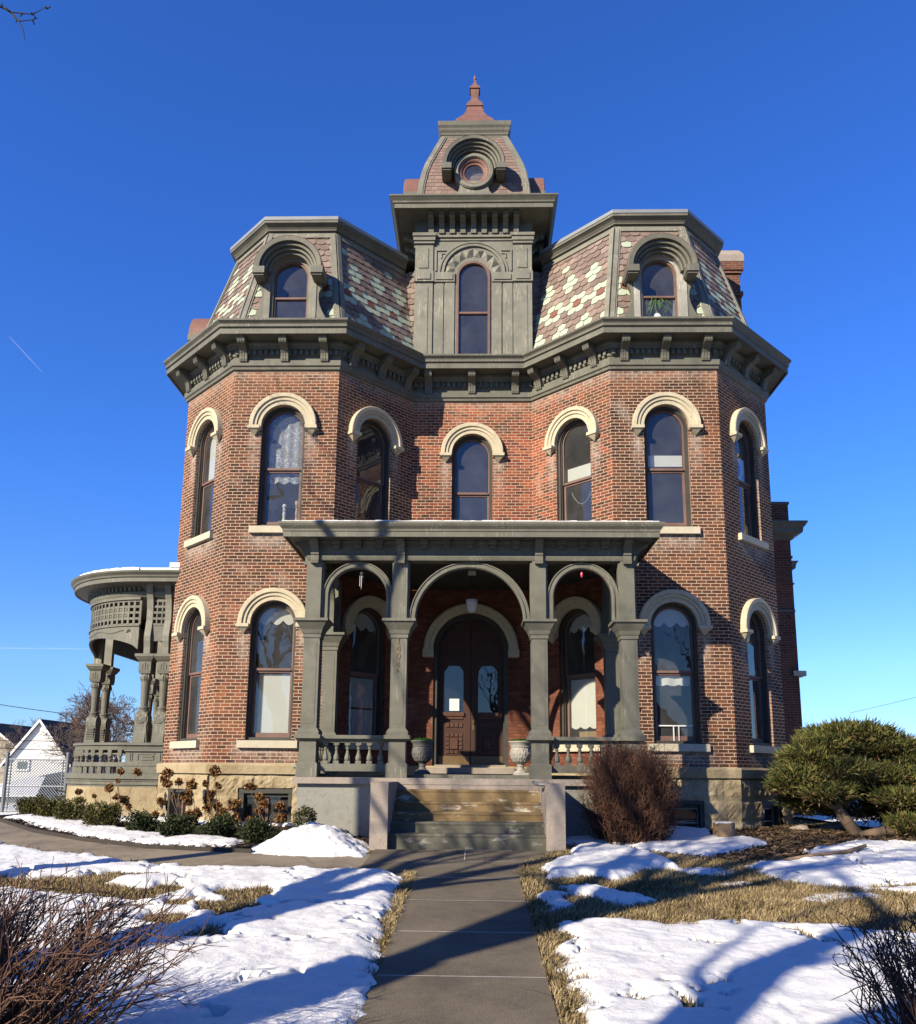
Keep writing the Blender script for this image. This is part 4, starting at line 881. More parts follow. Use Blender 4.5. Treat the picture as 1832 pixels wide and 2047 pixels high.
# straight stretches of the same screen: front bay between the columns and along the back
F = Fr(-7.72, 19.2, 0)
for z in hz: fbox(m, F, .05, .42, z-tz, z+tz, -.03, .02)
for k in range(4): fbox(m, F, .05+.12*k-.015, .05+.12*k+.015, 3.40, 3.98, -.035, .025)
fbox(m, F, .02, .45, 3.0, 3.36, -.03, .02)
F = Fr(-9.83, 24.6, -pi/2)
fbox(m, F, 0, 2.6, 3.36, 4.06, -.03, .03); fbox(m, F, 0, 2.6, 3.1, 3.36, -.03, .03)
SPP(m, 'lattice_screen', 'trim', fix=False)
mb = MB(); gsweep(mb, [(-.1, 4.06), (.06, 4.06), (.08, 4.10), (.10, 4.18), (.06, 4.19), (.06, 4.24), (.10, 4.25), (.10, 4.30), (.13, 4.33), (.42, 4.37), (.43, 4.35), (.47, 4.35), (.47, 4.45), (.50, 4.46), (.51, 4.50), (.57, 4.56), (.58, 4.60), (.52, 4.615), (-1.5, 4.78)], x0=-6.6)
for k in range(26):
    a = 184+3.3*k; x, y = gp(a, 2.09); f = Fr(x, y, radians(a)+pi/2); fbox(mb, f, -.03, .03, 4.20, 4.29, 0, .06)
mb.poly([(x, y, 4.36) for x, y in gpath(1.95)+[(-6.98, 27)]]); SPP(mb, 'side_porch_roof', 'trim', fix=False)
m = MB()   # steps at the far end of the side porch
for k in range(3): m.box(-11.1+.28*k, -10.8+.28*k, 22.4, 23.6, -1.7, -1.05+.2*k)
for k in range(5): m.tube([(-11.2, 22.35, -1.4+.16*k), (-10.2, 22.35, -1.4+.16*k+.18)], .025, 4); m.tube([(-11.2, 22.35, -1.2+.16*k), (-10.2, 22.35, -1.4+.16*k)], .025, 4)
SPP(m, 'side_steps', 'trimdark')
# snow left on the two porch roofs
def snowstrip(name, pts, zt, lab, seed, th=.09):
    pass
# ================================================================== THINGS ON AND IN THE HOUSE
def TP(mb, name, m, parent, **k): o = mb.build(name, m, None, **k); keep(o, parent); return o
def single(mb, name, m, label, cat, group=None, **k): return tag(mb.build(name, m, None, **k), label, cat, group)
def urn(x, y, label, col, plab, dark):
    t = thing('stone_urn', label, 'urn', 'urns beside the front doors', (x, y, -.044)); z = -.044
    m = MB(); m.lathe(x, y, [(.15, z), (.15, z+.045)], sq=True); m.lathe(x, y, [(.135, z+.045), (.125, z+.07), (.075, z+.10), (.06, z+.15), (.075, z+.17), (.06, z+.19), (.085, z+.22)], 20); TP(m, 'foot', col, t, smooth=False)
    m = MB(); n = 36; prof = [(.085, .22), (.15, .26), (.195, .33), (.215, .41), (.20, .49), (.185, .53), (.19, .545), (.20, .55), (.19, .565), (.215, .61), (.235, .63), (.238, .655), (.215, .66), (.19, .62)]
    R = [[(x+(r+(.006*cos(12*(2*pi*k/n)+zz*22) if zz < .5 else 0))*cos(2*pi*k/n), y+(r+(.006*cos(12*(2*pi*k/n)+zz*22) if zz < .5 else 0))*sin(2*pi*k/n), z+zz) for k in range(n)] for r, zz in prof]
    for i in range(len(R)-1):
        for k in range(n): m.poly([R[i][k], R[i][(k+1) % n], R[i+1][(k+1) % n], R[i+1][k]])
    for k in range(24): a = 2*pi*k/24; m.lathe(x+.195*cos(a), y+.195*sin(a), [(.004, z+.535), (.013, z+.545), (.004, z+.556)], 5)
    TP(m, 'bowl', col, t, smooth=False)
    rs = random.Random(int(x*10)); m = MB()
    for k in range(900):
        a = rs.uniform(0, 2*pi); r = .205*sqrt(rs.random()); q = Vector((x+r*cos(a), y+r*sin(a), z+.63+rs.uniform(0, .075)*(1-.4*(r/.2)**2))); d = Vector((rs.uniform(-1, 1), rs.uniform(-1, 1), rs.uniform(.1, 1))).normalized(); e = d.orthogonal().normalized(); s = rs.uniform(.012, .022)
        c = rs.uniform(.7, 1.3); m.poly([q, q+d*s*.6+e*s*.5, q+d*s*1.3, q+d*s*.6-e*s*.5], None, 0, (.045*c*dark, .16*c*dark, .02*c*dark))
    single(m, 'green_plant', M['leaf'], plab, 'plant', 'green plants in the urns', fix=False)
M['lead'] = plain('lead_grey_urn', (.13, .127, .125), .75, .35, 9, 40, .3, .004, .3, ((.24, .235, .22), .1)); M['pale'] = plain('pale_limewashed_urn', (.40, .38, .34), .85, .25, 7, 40, .35, .004, .2, ((.2, .19, .17), .3))
urn(-.972, 16.5, 'dark grey fluted urn standing left of the front doors', M['lead'], 'bright green plant in the dark urn left of the doors', 1.0)
urn(.965, 16.5, 'pale limewashed urn standing right of the front doors', M['pale'], 'shaded green plant in the pale urn right of the doors', .8)  # leaf colour scaled down here: the plant's shade is put into its tint
t = thing('pendant_lamp', 'white glass lamp hanging from the porch ceiling before the doors', 'lamp', None, (-.02, 17, 4.15))
m = MB(); m.lathe(-.02, 17, [(.02, 3.30), (.07, 3.325), (.105, 3.40), (.122, 3.50), (.125, 3.575), (.10, 3.58)], 18); M['shade'] = plain('white_lamp_glass', (.78, .78, .80), .25, .05); TP(m, 'lamp_shade', M['shade'], t, smooth=True)
m = MB(); m.tube([(-.02, 17, 3.57), (-.02, 17, 4.16)], .01, 6); m.lathe(-.02, 17, [(.05, 3.58), (.04, 3.61), (.012, 3.63)], 10); TP(m, 'lamp_rod', M['iron'], t)
m = MB(); m.box(-.10, .06, 16.92, 17.08, 4.12, 4.178); TP(m, 'ceiling_plate', M['paper'], t)
Fd = FR['RC']; ud = UC['RC']
m = MB(); fbox(m, Fd, ud-.49, ud-.265, 1.39, 1.665, -.215, -.205); single(m, 'paper_notice', M['paper'], 'white paper notice taped to the left door glass', 'notice')
t = thing('wind_chime', 'small pale wind chime hanging inside the left porch arch', 'wind chime', None, (-2.15, YC+.1, 3.84)); m = MB(); m.tube([(-2.15, YC+.1, 3.84), (-2.15, YC+.1, 3.45)], .003, 4)
for k in range(5): a = k*1.257; m.tube([(-2.15+.03*cos(a), YC+.1+.03*sin(a), 3.72), (-2.15+.03*cos(a), YC+.1+.03*sin(a), 3.6-.03*k)], .006, 5)
TP(m, 'chime_pipes', M['steel'], t); m = MB(); m.lathe(-2.15, YC+.1, [(.005, 3.80), (.028, 3.79), (.03, 3.76), (.01, 3.75)], 8); TP(m, 'chime_top', M['paper'], t)
M['pink'] = plain('pink_ornament', (.6, .06, .12), .4, .2, 30); m = MB(); m.tube([(2.09, YC, 3.84), (2.09, YC, 3.79)], .002, 4); m.lathe(2.09, YC, [(.004, 3.79), (.022, 3.775), (.026, 3.74), (.02, 3.70), (.005, 3.68)], 8); single(m, 'hanging_ornament', M['pink'], 'tiny pink ornament hanging in the right porch arch', 'ornament')
# blinds, valances and curtains behind the panes
def sheet(n, u0, u1, z0, z1, o, lab, cat='blind', name='window_blind', m='white', group=None, wave=0, scal=0, arch=None):
    F = FR[n]; b = MB(); k = 24; g = lambda u: .012*sin(u*wave*2*pi) if wave else 0
    us = [u0+(u1-u0)*i/k for i in range(k+1)]
    top = [z1]*(k+1)
    if arch: top = [min(z1, arch[1]+sqrt(max(0, arch[2]**2-(u-arch[0])**2))) for u in us]
    bot = [z0-(scal*abs(sin(pi*3*(u-u0)/(u1-u0))) if scal else 0) for u in us]
    for i in range(k):
        a, c = us[i], us[i+1]; A = [F(a, bot[i], o+g(a)), F(c, bot[i+1], o+g(c)), F(c, top[i+1], o+g(c)), F(a, top[i], o+g(a))]; B = [Vector(p)-Vector((*F.n, 0))*.008 for p in A]
        b.poly(A, [(a, bot[i]), (c, bot[i+1]), (c, top[i+1]), (a, top[i])]); b.poly(B[::-1]); b.poly([A[0], A[1], B[1], B[0]])
    return single(b, name, M[m], lab, cat, group, fix=False)
def lace_mat():
    k = NT('lace_cloth'); u, v, _ = k.sep(k.uv()); p = k.uv(); w = k.n('TexVoronoi'); k.put(w.inputs['Vector'], p); w.inputs['Scale'].default_value = 16; w2 = k.n('TexVoronoi'); k.put(w2.inputs['Vector'], p); w2.inputs['Scale'].default_value = 46
    f = k.math('ADD', k.math('MULTIPLY', k.rng(w.outputs['Distance'], .1, .5, 1, 0), .5), k.rng(w2.outputs['Distance'], .2, .5, .5, .0)); col = k.mix(f, (.4, .4, .42), (.85, .84, .82))
    k.out(col, .9); k.put(k.b.inputs['Alpha'], k.rng(f, .1, .6, .55, .98)); return k.m
M['lace'] = lace_mat(); u = UC['LF']
AR = lambda n, zs: (UC[n], zs, .40)
sheet('LF', u-.37, u+.38, 6.36, 8.0, -.29, 'long lace curtain in the upper left front window', 'curtain', 'lace_curtain', 'lace', None, 5, .06, AR('LF', Z2S))
for k, (du, m_, z, lab) in enumerate(((.02, 'white', 5.85, 'white turned post with a ball seen through the upper left window'), (.30, 'tanwood', 5.93, 'tan turned post beside the white one behind the window'))):
    if m_ == 'tanwood': M[m_] = plain('tan_wood', (.5, .32, .17), .6, .15)
    x, y, _ = FR['LF'](u+du, 0, -.36); b = MB(); zz = 5.24
    b.lathe(x, y, [(.045, zz), (.045, zz+.1), (.03, zz+.13), (.05, zz+.2), (.03, zz+.3), (.042, zz+.38), (.025, z-.17), (.05, z-.14), (.025, z-.11)]+([(.03, z-.10), (.055, z-.05), (.03, z), (.005, z+.012)] if k == 0 else [(.05, z-.1), (.05, z-.01)]), 14)
    single(b, 'turned_post', M[m_], lab, 'post')
sheet('LO', UC['LO']-.40, UC['LO']+.12, 6.6, 8.0, -.29, 'white curtain in the upper window of the far left face', 'curtain', 'window_curtain', 'white', None, 4, 0, AR('LO', Z2S))
sheet('LO', UC['LO']+.13, UC['LO']+.40, 5.95, 6.45, -.27, 'white card in the upper window of the far left face', 'card', 'paper_card', 'paper')
sheet('RF', UC['RF']-.40, UC['RF']+.40, 6.72, 6.98, -.30, 'rolled white blind in the upper right front window', 'blind', 'rolled_blind', 'white', 'rolled blinds upstairs on the right')
sheet('RI', UC['RI']-.40, UC['RI']+.40, 6.70, 7.00, -.30, 'rolled white blind in the upper window beside the tower', 'blind', 'rolled_blind', 'white', 'rolled blinds upstairs on the right')
M['cord'] = plain('pale_cord', (.4, .5, .45), .6); b = MB(); F = FR['RI']; b.tube([F(UC['RI']-.30+.06*k, 6.42-.32*(1-((k-5)/5)**2)-.02*(k % 2), -.32) for k in range(11)], .006, 4); single(b, 'light_string', M['cord'], 'string of tiny lights sagging in the upper window right of the tower', 'light string')
sheet('LF', u-.22, u+.375, .74, 2.03, -.27, 'plain white blind in the lower left front window', group='white blinds on the ground floor'); sheet('LF', u-.375, u-.225, .72, 2.03, -.275, 'greenish white strip of blind beside the lower left front blind', 'blind', 'window_blind', 'concrete')
sheet('LO', UC['LO']+.12, UC['LO']+.40, .74, 2.03, -.27, 'white blind in the lower window of the far left face', group='white blinds on the ground floor')
M['dimwhite'] = plain('dim_white_sheet', (.50, .51, .53), .8, .12, 3)
sheet('LI', UC['LI']-.37, UC['LI']+.37, 1.38, 2.03, -.27, 'upper grey-white sheet in the porch window left of the doors', 'sheet', 'window_sheet', 'dimwhite', 'sheets in the left porch window'); sheet('LI', UC['LI']-.37, UC['LI']+.37, .74, 1.34, -.265, 'lower grey-white sheet in the porch window left of the doors', 'sheet', 'window_sheet', 'dimwhite', 'sheets in the left porch window')
sheet('RI', UC['RI']-.37, UC['RI']+.37, 1.0, 2.04, -.265, 'white scalloped blind in the porch window right of the doors', group='white blinds on the ground floor', scal=.05)
M['carton'] = plain('brown_cardboard', (.33, .22, .10), .85, .12); b = MB(); F = FR['RI']; fbox(b, F, UC['RI']-.20, UC['RI']+.05, .70, .90, -.5, -.32); fbox(b, F, UC['RI']+.06, UC['RI']+.36, .70, .90, -.5, -.32); single(b, 'cardboard_box', M['carton'], 'brown cardboard boxes on the sill of the right porch window', 'box')
for n, lab in (('LF', 'lower left front window'), ('LI', 'porch window left of the doors'), ('RI', 'porch window right of the doors'), ('RF', 'lower right front window')):
    sheet(n, UC[n]-.40, UC[n]+.40, 3.20, 3.6, -.28, 'scalloped white valance at the top of the '+lab, 'valance', 'scalloped_valance', 'white', 'scalloped valances on the ground floor', 0, .10, AR(n, Z1S))
sheet('RF', UC['RF']-.38, UC['RF']+.38, 1.86, 2.04, -.27, 'short white cafe curtain halfway up the lower right front window', 'curtain', 'cafe_curtain', 'white', None, 3, .03)
F = FR['RF']; b = MB(); z = .62
for q in ((-.36, .36, z+.36, z+.385), (-.36, .36, z+.01, z+.035), (-.05, -.03, z+.04, z+.36), (.06, .075, z+.04, z+.36)): fbox(b, F, UC['RF']+q[0], UC['RF']+q[1], q[2], q[3], -.19, -.165)
single(b, 'sash_screen', M['paper'], 'white framed half screen at the foot of the lower right window', 'screen')
t = thing('window_sign', 'white window sign with a blue round emblem, upper far right window', 'sign', None, FR['RO'](UC['RO']-.1, 6.65, -.24)); b = MB(); F = FR['RO']; us = UC['RO']
fbox(b, F, us-.375, us+.30, 6.66, 7.22, -.25, -.235); TP(b, 'sign_sheet', M['paper'], t)
M['blue'] = plain('blue_print', (.02, .07, .38), .5, .1); b = MB(); ring(b, F, us-.10, 6.94, rsec(.0, .20, -.235, -.23), n=28, full=True); TP(b, 'blue_emblem', M['blue'], t)
M['paleblue'] = plain('pale_blue_print', (.35, .42, .62), .5, .1); b = MB(); ring(b, F, us-.10, 6.94, rsec(.135, .15, -.23, -.226), n=24, full=True); fbox(b, F, us-.15, us-.03, 6.97, 7.0, -.23, -.226); fbox(b, F, us-.17, us-.05, 6.88, 6.91, -.23, -.226); fbox(b, F, us-.07, us-.045, 6.84, 7.06, -.23, -.226); fbox(b, F, us+.15, us+.28, 6.70, 6.85, -.235, -.231); TP(b, 'emblem_lettering', M['paleblue'], t)
# spider plant in the right dormer
t = thing('potted_plant', 'spider plant in a white pot behind the right dormer window', 'plant', None, (4.16, 17.3, 9.95)); b = MB(); b.lathe(4.16, 17.30, [(.06, 9.95), (.10, 10.14), (.115, 10.2), (.075, 10.26), (.06, 10.3)], 14); TP(b, 'pot', M['paper'], t)
rs = random.Random(3); b = MB()
for k in range(70):
    a = rs.uniform(0, 2*pi); L = rs.uniform(.25, .5); up = rs.uniform(.12, .5); q0 = Vector((4.16, 17.30, 10.36+rs.uniform(0, .1))); pts = []
    for i in range(7): f = i/6; pts.append(q0+Vector((cos(a)*L*f*.75, sin(a)*L*f*.25-.04, up*f*1.7-1.1*f*f*up-(f**3)*.25*(1-up))))
    for p0, p1 in zip(pts, pts[1:]): c = rs.uniform(.7, 1.4); b.poly([p0+Vector((.006, 0, 0)), p0-Vector((.006, 0, 0)), p1-Vector((.005, 0, 0)), p1+Vector((.005, 0, 0))], None, 0, (.10*c, .17*c, .05*c))
TP(b, 'leaves', M['leaf'], t, fix=False); b = MB(); b.tube([(4.16, 17.3, 10.28), (4.15, 17.3, 10.42)], .03, 6); TP(b, 'stem', M['sash'], t)
# snow lying on the roofs of the two porches
def snow_mat():
    k = NT('old_snow'); p = k.pos(); a = k.noise(p, 3, 6, .6); g = k.noise(p, 70, 4, .7); c = k.ramp(a, [(.3, (.82, .835, .86)), (.7, (.93, .935, .94))])
    c = k.mix(k.math('MULTIPLY', k.rng(k.noise(p, 1.7, 7, .75), .56, .72), .38), c, (.50, .43, .33)); c = k.mix(k.rng(k.noise(p, 55, 3, .6), .70, .74, 0, .75), c, (.28, .21, .13))
    k.out(c, .55, k.bump(k.math('ADD', k.math('MULTIPLY', g, .5), k.noise(p, 16, 5, .65)), .55, .025), .3); k.put(k.b.inputs['Subsurface Weight'], .25); k.put(k.b.inputs['Subsurface Radius'], (.03, .03, .04)); return k.m
M['snow'] = snow_mat()
mb = MB(); rs = random.Random(4)
for i in range(60):
    x0, x1 = -3.58+7.05*i/60, -3.58+7.05*(i+1)/60; h = .006+.014*rs.random()
    mb.box(x0, x1-.002, YF-.455, YF+.4, 4.606, 4.612+h)
single(mb, 'snow_crust', M['snow'], 'thin line of snow along the front porch roof edge', 'snow', fix=False)
mb = MB(); rs = random.Random(6)
for k in range(24):
    a0, a1 = 212+2.4*k, 214.4+2.4*k; h = .015+.02*rs.random()+.03*k/24; c = [(*gp(a0, 2.52), 4.612), (*gp(a1, 2.52), 4.612), (*gp(a1, 1.2), 4.66), (*gp(a0, 1.2), 4.66), (*gp(a0, 2.5), 4.63+h), (*gp(a1, 2.5), 4.63+h), (*gp(a1, 1.2), 4.70+h), (*gp(a0, 1.2), 4.70+h)]; mb.hexa(c)
mb.box(-7.85, -6.75, 18.72, 19.9, 4.61, 4.68); mb.box(-7.15, -6.72, 18.70, 19.9, 4.681, 4.80)
single(mb, 'roof_snow', M['snow'], 'ridge of snow lying on the round side porch roof', 'snow', fix=False)
# gas meter
t = thing('gas_meter', 'grey gas meter and pipes at the stone base left of the porch', 'gas meter', None, (-3.45, 16.75, -1.1)); m = MB(); x, y = -3.42, 16.8
m.tube([(x, y, -1.2), (x, y, -.05)], .03, 8); m.tube([(x, y, -.3), (x+.12, y, -.33), (x+.22, y, -.38), (x+.23, y, -.6)], .022, 6); m.tube([(x, y, -.75), (x+.1, y, -.8)], .03, 6); TP(m, 'pipe', M['steel'], t)
m = MB(); m.box(x-.07, x+.05, y-.09, y+.05, .02, .16); m.tube([(x-.16, y-.03, .08), (x-.07, y-.03, .08)], .035, 8, 0, True); m.tube([(x-.12, y-.03, -.02), (x-.05, y-.03, .04)], .025, 6, 0, True); TP(m, 'regulator', M['steel'], t)
m = MB(); m.box(x+.06, x+.27, y-.14, y+.05, -.90, -.62); m.box(x-.06, x+.16, y-.12, y+.04, -.52, -.36); m.lathe(x+.2, y-.05, [(.05, -.62), (.09, -.56), (.09, -.44), (.03, -.38)], 10); TP(m, 'meter_body', M['steel'], t)
# ================================================================== GROUND, WALKS, SNOW, GRASS
def ground_mat():
    k = NT('winter_ground'); p = k.pos(); a = k.noise(p, 1.2, 6, .65); b = k.noise(p, 14, 6, .75); c = k.ramp(k.math('ADD', k.math('MULTIPLY', a, .5), k.math('MULTIPLY', b, .5)), [(.3, (.085, .062, .032)), (.5, (.17, .125, .06)), (.7, (.27, .20, .10))])
    return k.out(c, .95, k.bump(k.noise(p, 45, 5, .75), .9, .03), .05)
M['ground'] = ground_mat()
xs = np.unique(np.concatenate([np.arange(-30, 30.1, 1.5), [-9.5, 14], np.linspace(-400, -30, 30), np.linspace(30, 400, 30), [-69.5, 74]])); ys = np.unique(np.concatenate([np.arange(-30, 40.1, 1.0), [13.4, 17, 17.01], np.linspace(40, 600, 50), [100]]))
X, Y = np.meshgrid(xs, ys, indexing='ij'); V = np.stack([X, Y, gz(X, Y)], -1).reshape(-1, 3); nx, ny = len(xs), len(ys)
I = np.arange(nx*ny).reshape(nx, ny); Fq = np.stack([I[:-1, :-1], I[1:, :-1], I[1:, 1:], I[:-1, 1:]], -1).reshape(-1, 4)
tag(fastmesh('ground', V, Fq, M['ground']), None, None, None, 'structure')
def walk_mat(name, g_):
    k = NT(name); p = k.pos(); a = k.noise(p, 1.1, 6, .65); c = k.ramp(a, [(.3, (.11*g_, .092*g_, .068*g_)), (.7, (.20*g_, .168*g_, .124*g_))]); g = k.n('TexVoronoi'); k.put(g.inputs['Vector'], p); g.inputs['Scale'].default_value = 95
    c = k.mix(k.rng(g.outputs['Distance'], .1, .6, .45, 0), c, (.32, .26, .18)); c = k.mix(k.rng(k.noise(p, 5, 7, .75), .55, .75, 0, .4), c, (.09, .078, .062))
    c = k.mix(k.rng(k.noise(p, 120, 2), .735, .75, 0, .9), c, (.7, .7, .7)); c = k.mix(k.rng(k.noise(p, .75, 8, .72), .48, .62, 0, .55), c, (.065, .055, .045))
    w = k.n('TexVoronoi', feature='DISTANCE_TO_EDGE'); k.put(w.inputs['Vector'], k.mix(.12, p, k.n('TexNoise').outputs['Color'])); w.inputs['Scale'].default_value = .8; c = k.mix(k.math('MULTIPLY', k.rng(w.outputs['Distance'], .0, .006, 1, 0), k.rng(k.noise(p, .6, 2), .5, .6)), c, (.02, .017, .014))
    return k.out(c, .85, k.bump(g.outputs['Distance'], .5, .004), .25)
M['walk'] = walk_mat('worn_concrete_walk', .95); M['walkside'] = walk_mat('sunlit_tan_concrete_walk', 1.75); M['salt'] = plain('salt_in_joints', (.48, .45, .40), .9, .4, 14)  # side walk is a lighter copy of the front one: sunlight put into its colour
def zg(x, y, d=0): return float(gz(x, y))+d
mb = MB(); rs = random.Random(9); js = [4.1, 5.45, 6.82, 8.21, 9.6, 10.97, 12.27, 13.31]
for y0, y1 in zip(js, js[1:]):
    e = .012; t0, t1 = rs.uniform(0, .008), rs.uniform(0, .008); xr = lambda y: .66 if y < 11 else .66+.3*(y-11)**2 if y < 12 else 1.25
    xl = lambda y: -.68 if y < 11 else -.74
    cs = [(-.70, 0), (.665, 0)] if y1 < 12 else [(-1.5, 0), (1.36, 0)]
    for (a, _), (b, _) in zip(cs, cs[1:]):
        c = [(a+e, y0+e, zg(0, y0)-.1), (b-e, y0+e, zg(0, y0)-.1), (b-e, y1-e, zg(0, y1)-.1), (a+e, y1-e, zg(0, y1)-.1), (a+e, y0+e, zg(0, y0, .016+t0)), (b-e, y0+e, zg(0, y0, .016+t0)), (b-e, y1-e, zg(0, y1, .016+t1)), (a+e, y1-e, zg(0, y1, .016+t1))]; mb.hexa(c)
tag(mb.build('front_walk', M['walk'], None), None, None, None, 'structure')
mb = MB()
for y in js[2:]: mb.poly([(-.69, y-.012, zg(0, y, .021)), (.66, y-.012, zg(0, y, .021)), (.66, y+.012, zg(0, y, .0215)), (-.69, y+.012, zg(0, y, .0215))])
mb.poly([(-.078, 12.3, zg(0, 12.3, .026)), (-.062, 12.3, zg(0, 12.3, .026)), (-.062, 13.29, zg(0, 13.29, .026)), (-.078, 13.29, zg(0, 13.29, .026))])
tag(mb.build('walk_joints', M['salt'], None), None, None, None, 'structure')
# curved side walk, as strips
up = [(-12.5, 20.6), (-9.57, 16.99), (-7.96, 15.2), (-6.4, 13.93), (-5.04, 13.16), (-3.31, 12.83), (-2.4, 12.72), (-1.5, 12.9)]; dn = [(-11.3, 18.6), (-8.6, 14.6), (-7.0, 13.02), (-5.6, 12.2), (-4.5, 11.62), (-3.4, 11.42), (-2.4, 11.44), (-1.5, 11.55)]
def resamp(P_, n):
    P_ = np.array(P_); d = np.r_[0, np.cumsum(np.hypot(*np.diff(P_, axis=0).T))]; t = np.linspace(0, d[-1], n); return np.stack([np.interp(t, d, P_[:, 0]), np.interp(t, d, P_[:, 1])], -1)
A, B = resamp(up, 40), resamp(dn, 40); mb = MB()
for i in range(39):
    q = [B[i], B[i+1], A[i+1], A[i]]; mb.poly([(a, b, zg(a, b, .010)) for a, b in q])
q = [(-1.5, 11.55), (-.715, 11.5), (-.715, 12.2), (-1.5, 12.9)]; mb.poly([(a, b, zg(a, b, .010)) for a, b in q])
tag(mb.build('side_walk', M['walkside'], None), None, None, None, 'structure')
mb = MB(); Au = resamp(up[:6], 50)      # board edging of the bed
for i in range(49):
    a, b = Au[i], Au[i+1]; d = (b-a)/np.hypot(*(b-a)); n_ = np.array([-d[1], d[0]])*.05; n_ = n_ if n_[1] > 0 else -n_
    z0, z1 = zg(*a), zg(*b); mb.hexa([(*a, z0-.05), (*b, z1-.05), (*(b+n_), z1-.05), (*(a+n_), z0-.05), (*a, z0+.07), (*b, z1+.07), (*(b+n_), z1+.07), (*(a+n_), z0+.07)])
single(mb, 'bed_edging', plain('dark_edging', (.05, .042, .036), .9, .3, 8), 'dark edging board between the left shrub bed and the walk', 'edging')
# ---- snow: outlines in plan, thickness grows inward, edges broken by noise
def sdist(Px, Py, poly):
    poly = np.array(poly, float); d = np.full(Px.shape, 1e9); ins = np.zeros(Px.shape, bool); n = len(poly)
    for i in range(n):
        ax, ay = poly[i]; bx, by = poly[(i+1) % n]; ex, ey = bx-ax, by-ay; wx, wy = Px-ax, Py-ay; t = np.clip((wx*ex+wy*ey)/(ex*ex+ey*ey+1e-12), 0, 1); d = np.minimum(d, (wx-ex*t)**2+(wy-ey*t)**2)
        c = ((ay > Py) != (by > Py)) & (Px < (bx-ax)*(Py-ay)/(by-ay+1e-12)+ax); ins ^= c
    return np.where(ins, 1, -1)*np.sqrt(d)
S1 = [(-13, 17.5), (-10.9, 18.2), (-8.55, 14.55), (-7.5, 13.42), (-6.5, 12.72), (-5.6, 12.22), (-4.95, 11.86), (-4.5, 11.66), (-3.8, 11.40), (-2.51, 11.38), (-1.3, 11.44), (-1.0, 11.2), (-.84, 10.7), (-.78, 9.4), (-.76, 8.4), (-.72, 7.5), (-.69, 6.8), (-.69, 5.8), (-.7, 3.5), (-14, 3.5)]
H = [[(-8.5, 10.3), (-5.81, 10.55), (-4.92, 10.62), (-4.56, 10.92), (-4.0, 11.05), (-3.9, 10.85), (-4.3, 10.5), (-4.44, 10.25), (-3.92, 10.03), (-3.7, 10.25), (-3.3, 10.2), (-3.35, 9.6), (-3.46, 9.3), (-3.6, 9.2), (-4.21, 9.5), (-4.64, 9.7), (-5.45, 9.85), (-8.5, 9.4)],
     [(-2.9, 9.82), (-2.46, 10.12), (-2.32, 9.75), (-2.4, 9.42), (-2.65, 9.45)], [(-2.92, 9.28), (-2.65, 9.42), (-2.22, 9.1), (-2.5, 8.7)], [(-3.3, 9.4), (-3.03, 9.56), (-2.98, 9.02), (-3.25, 8.98)], [(-3.15, 8.6), (-2.92, 8.72), (-2.8, 8.4), (-2.98, 8.28)], [(-2.6, 8.2), (-2.35, 8.3), (-2.3, 8.0), (-2.55, 7.95)]]
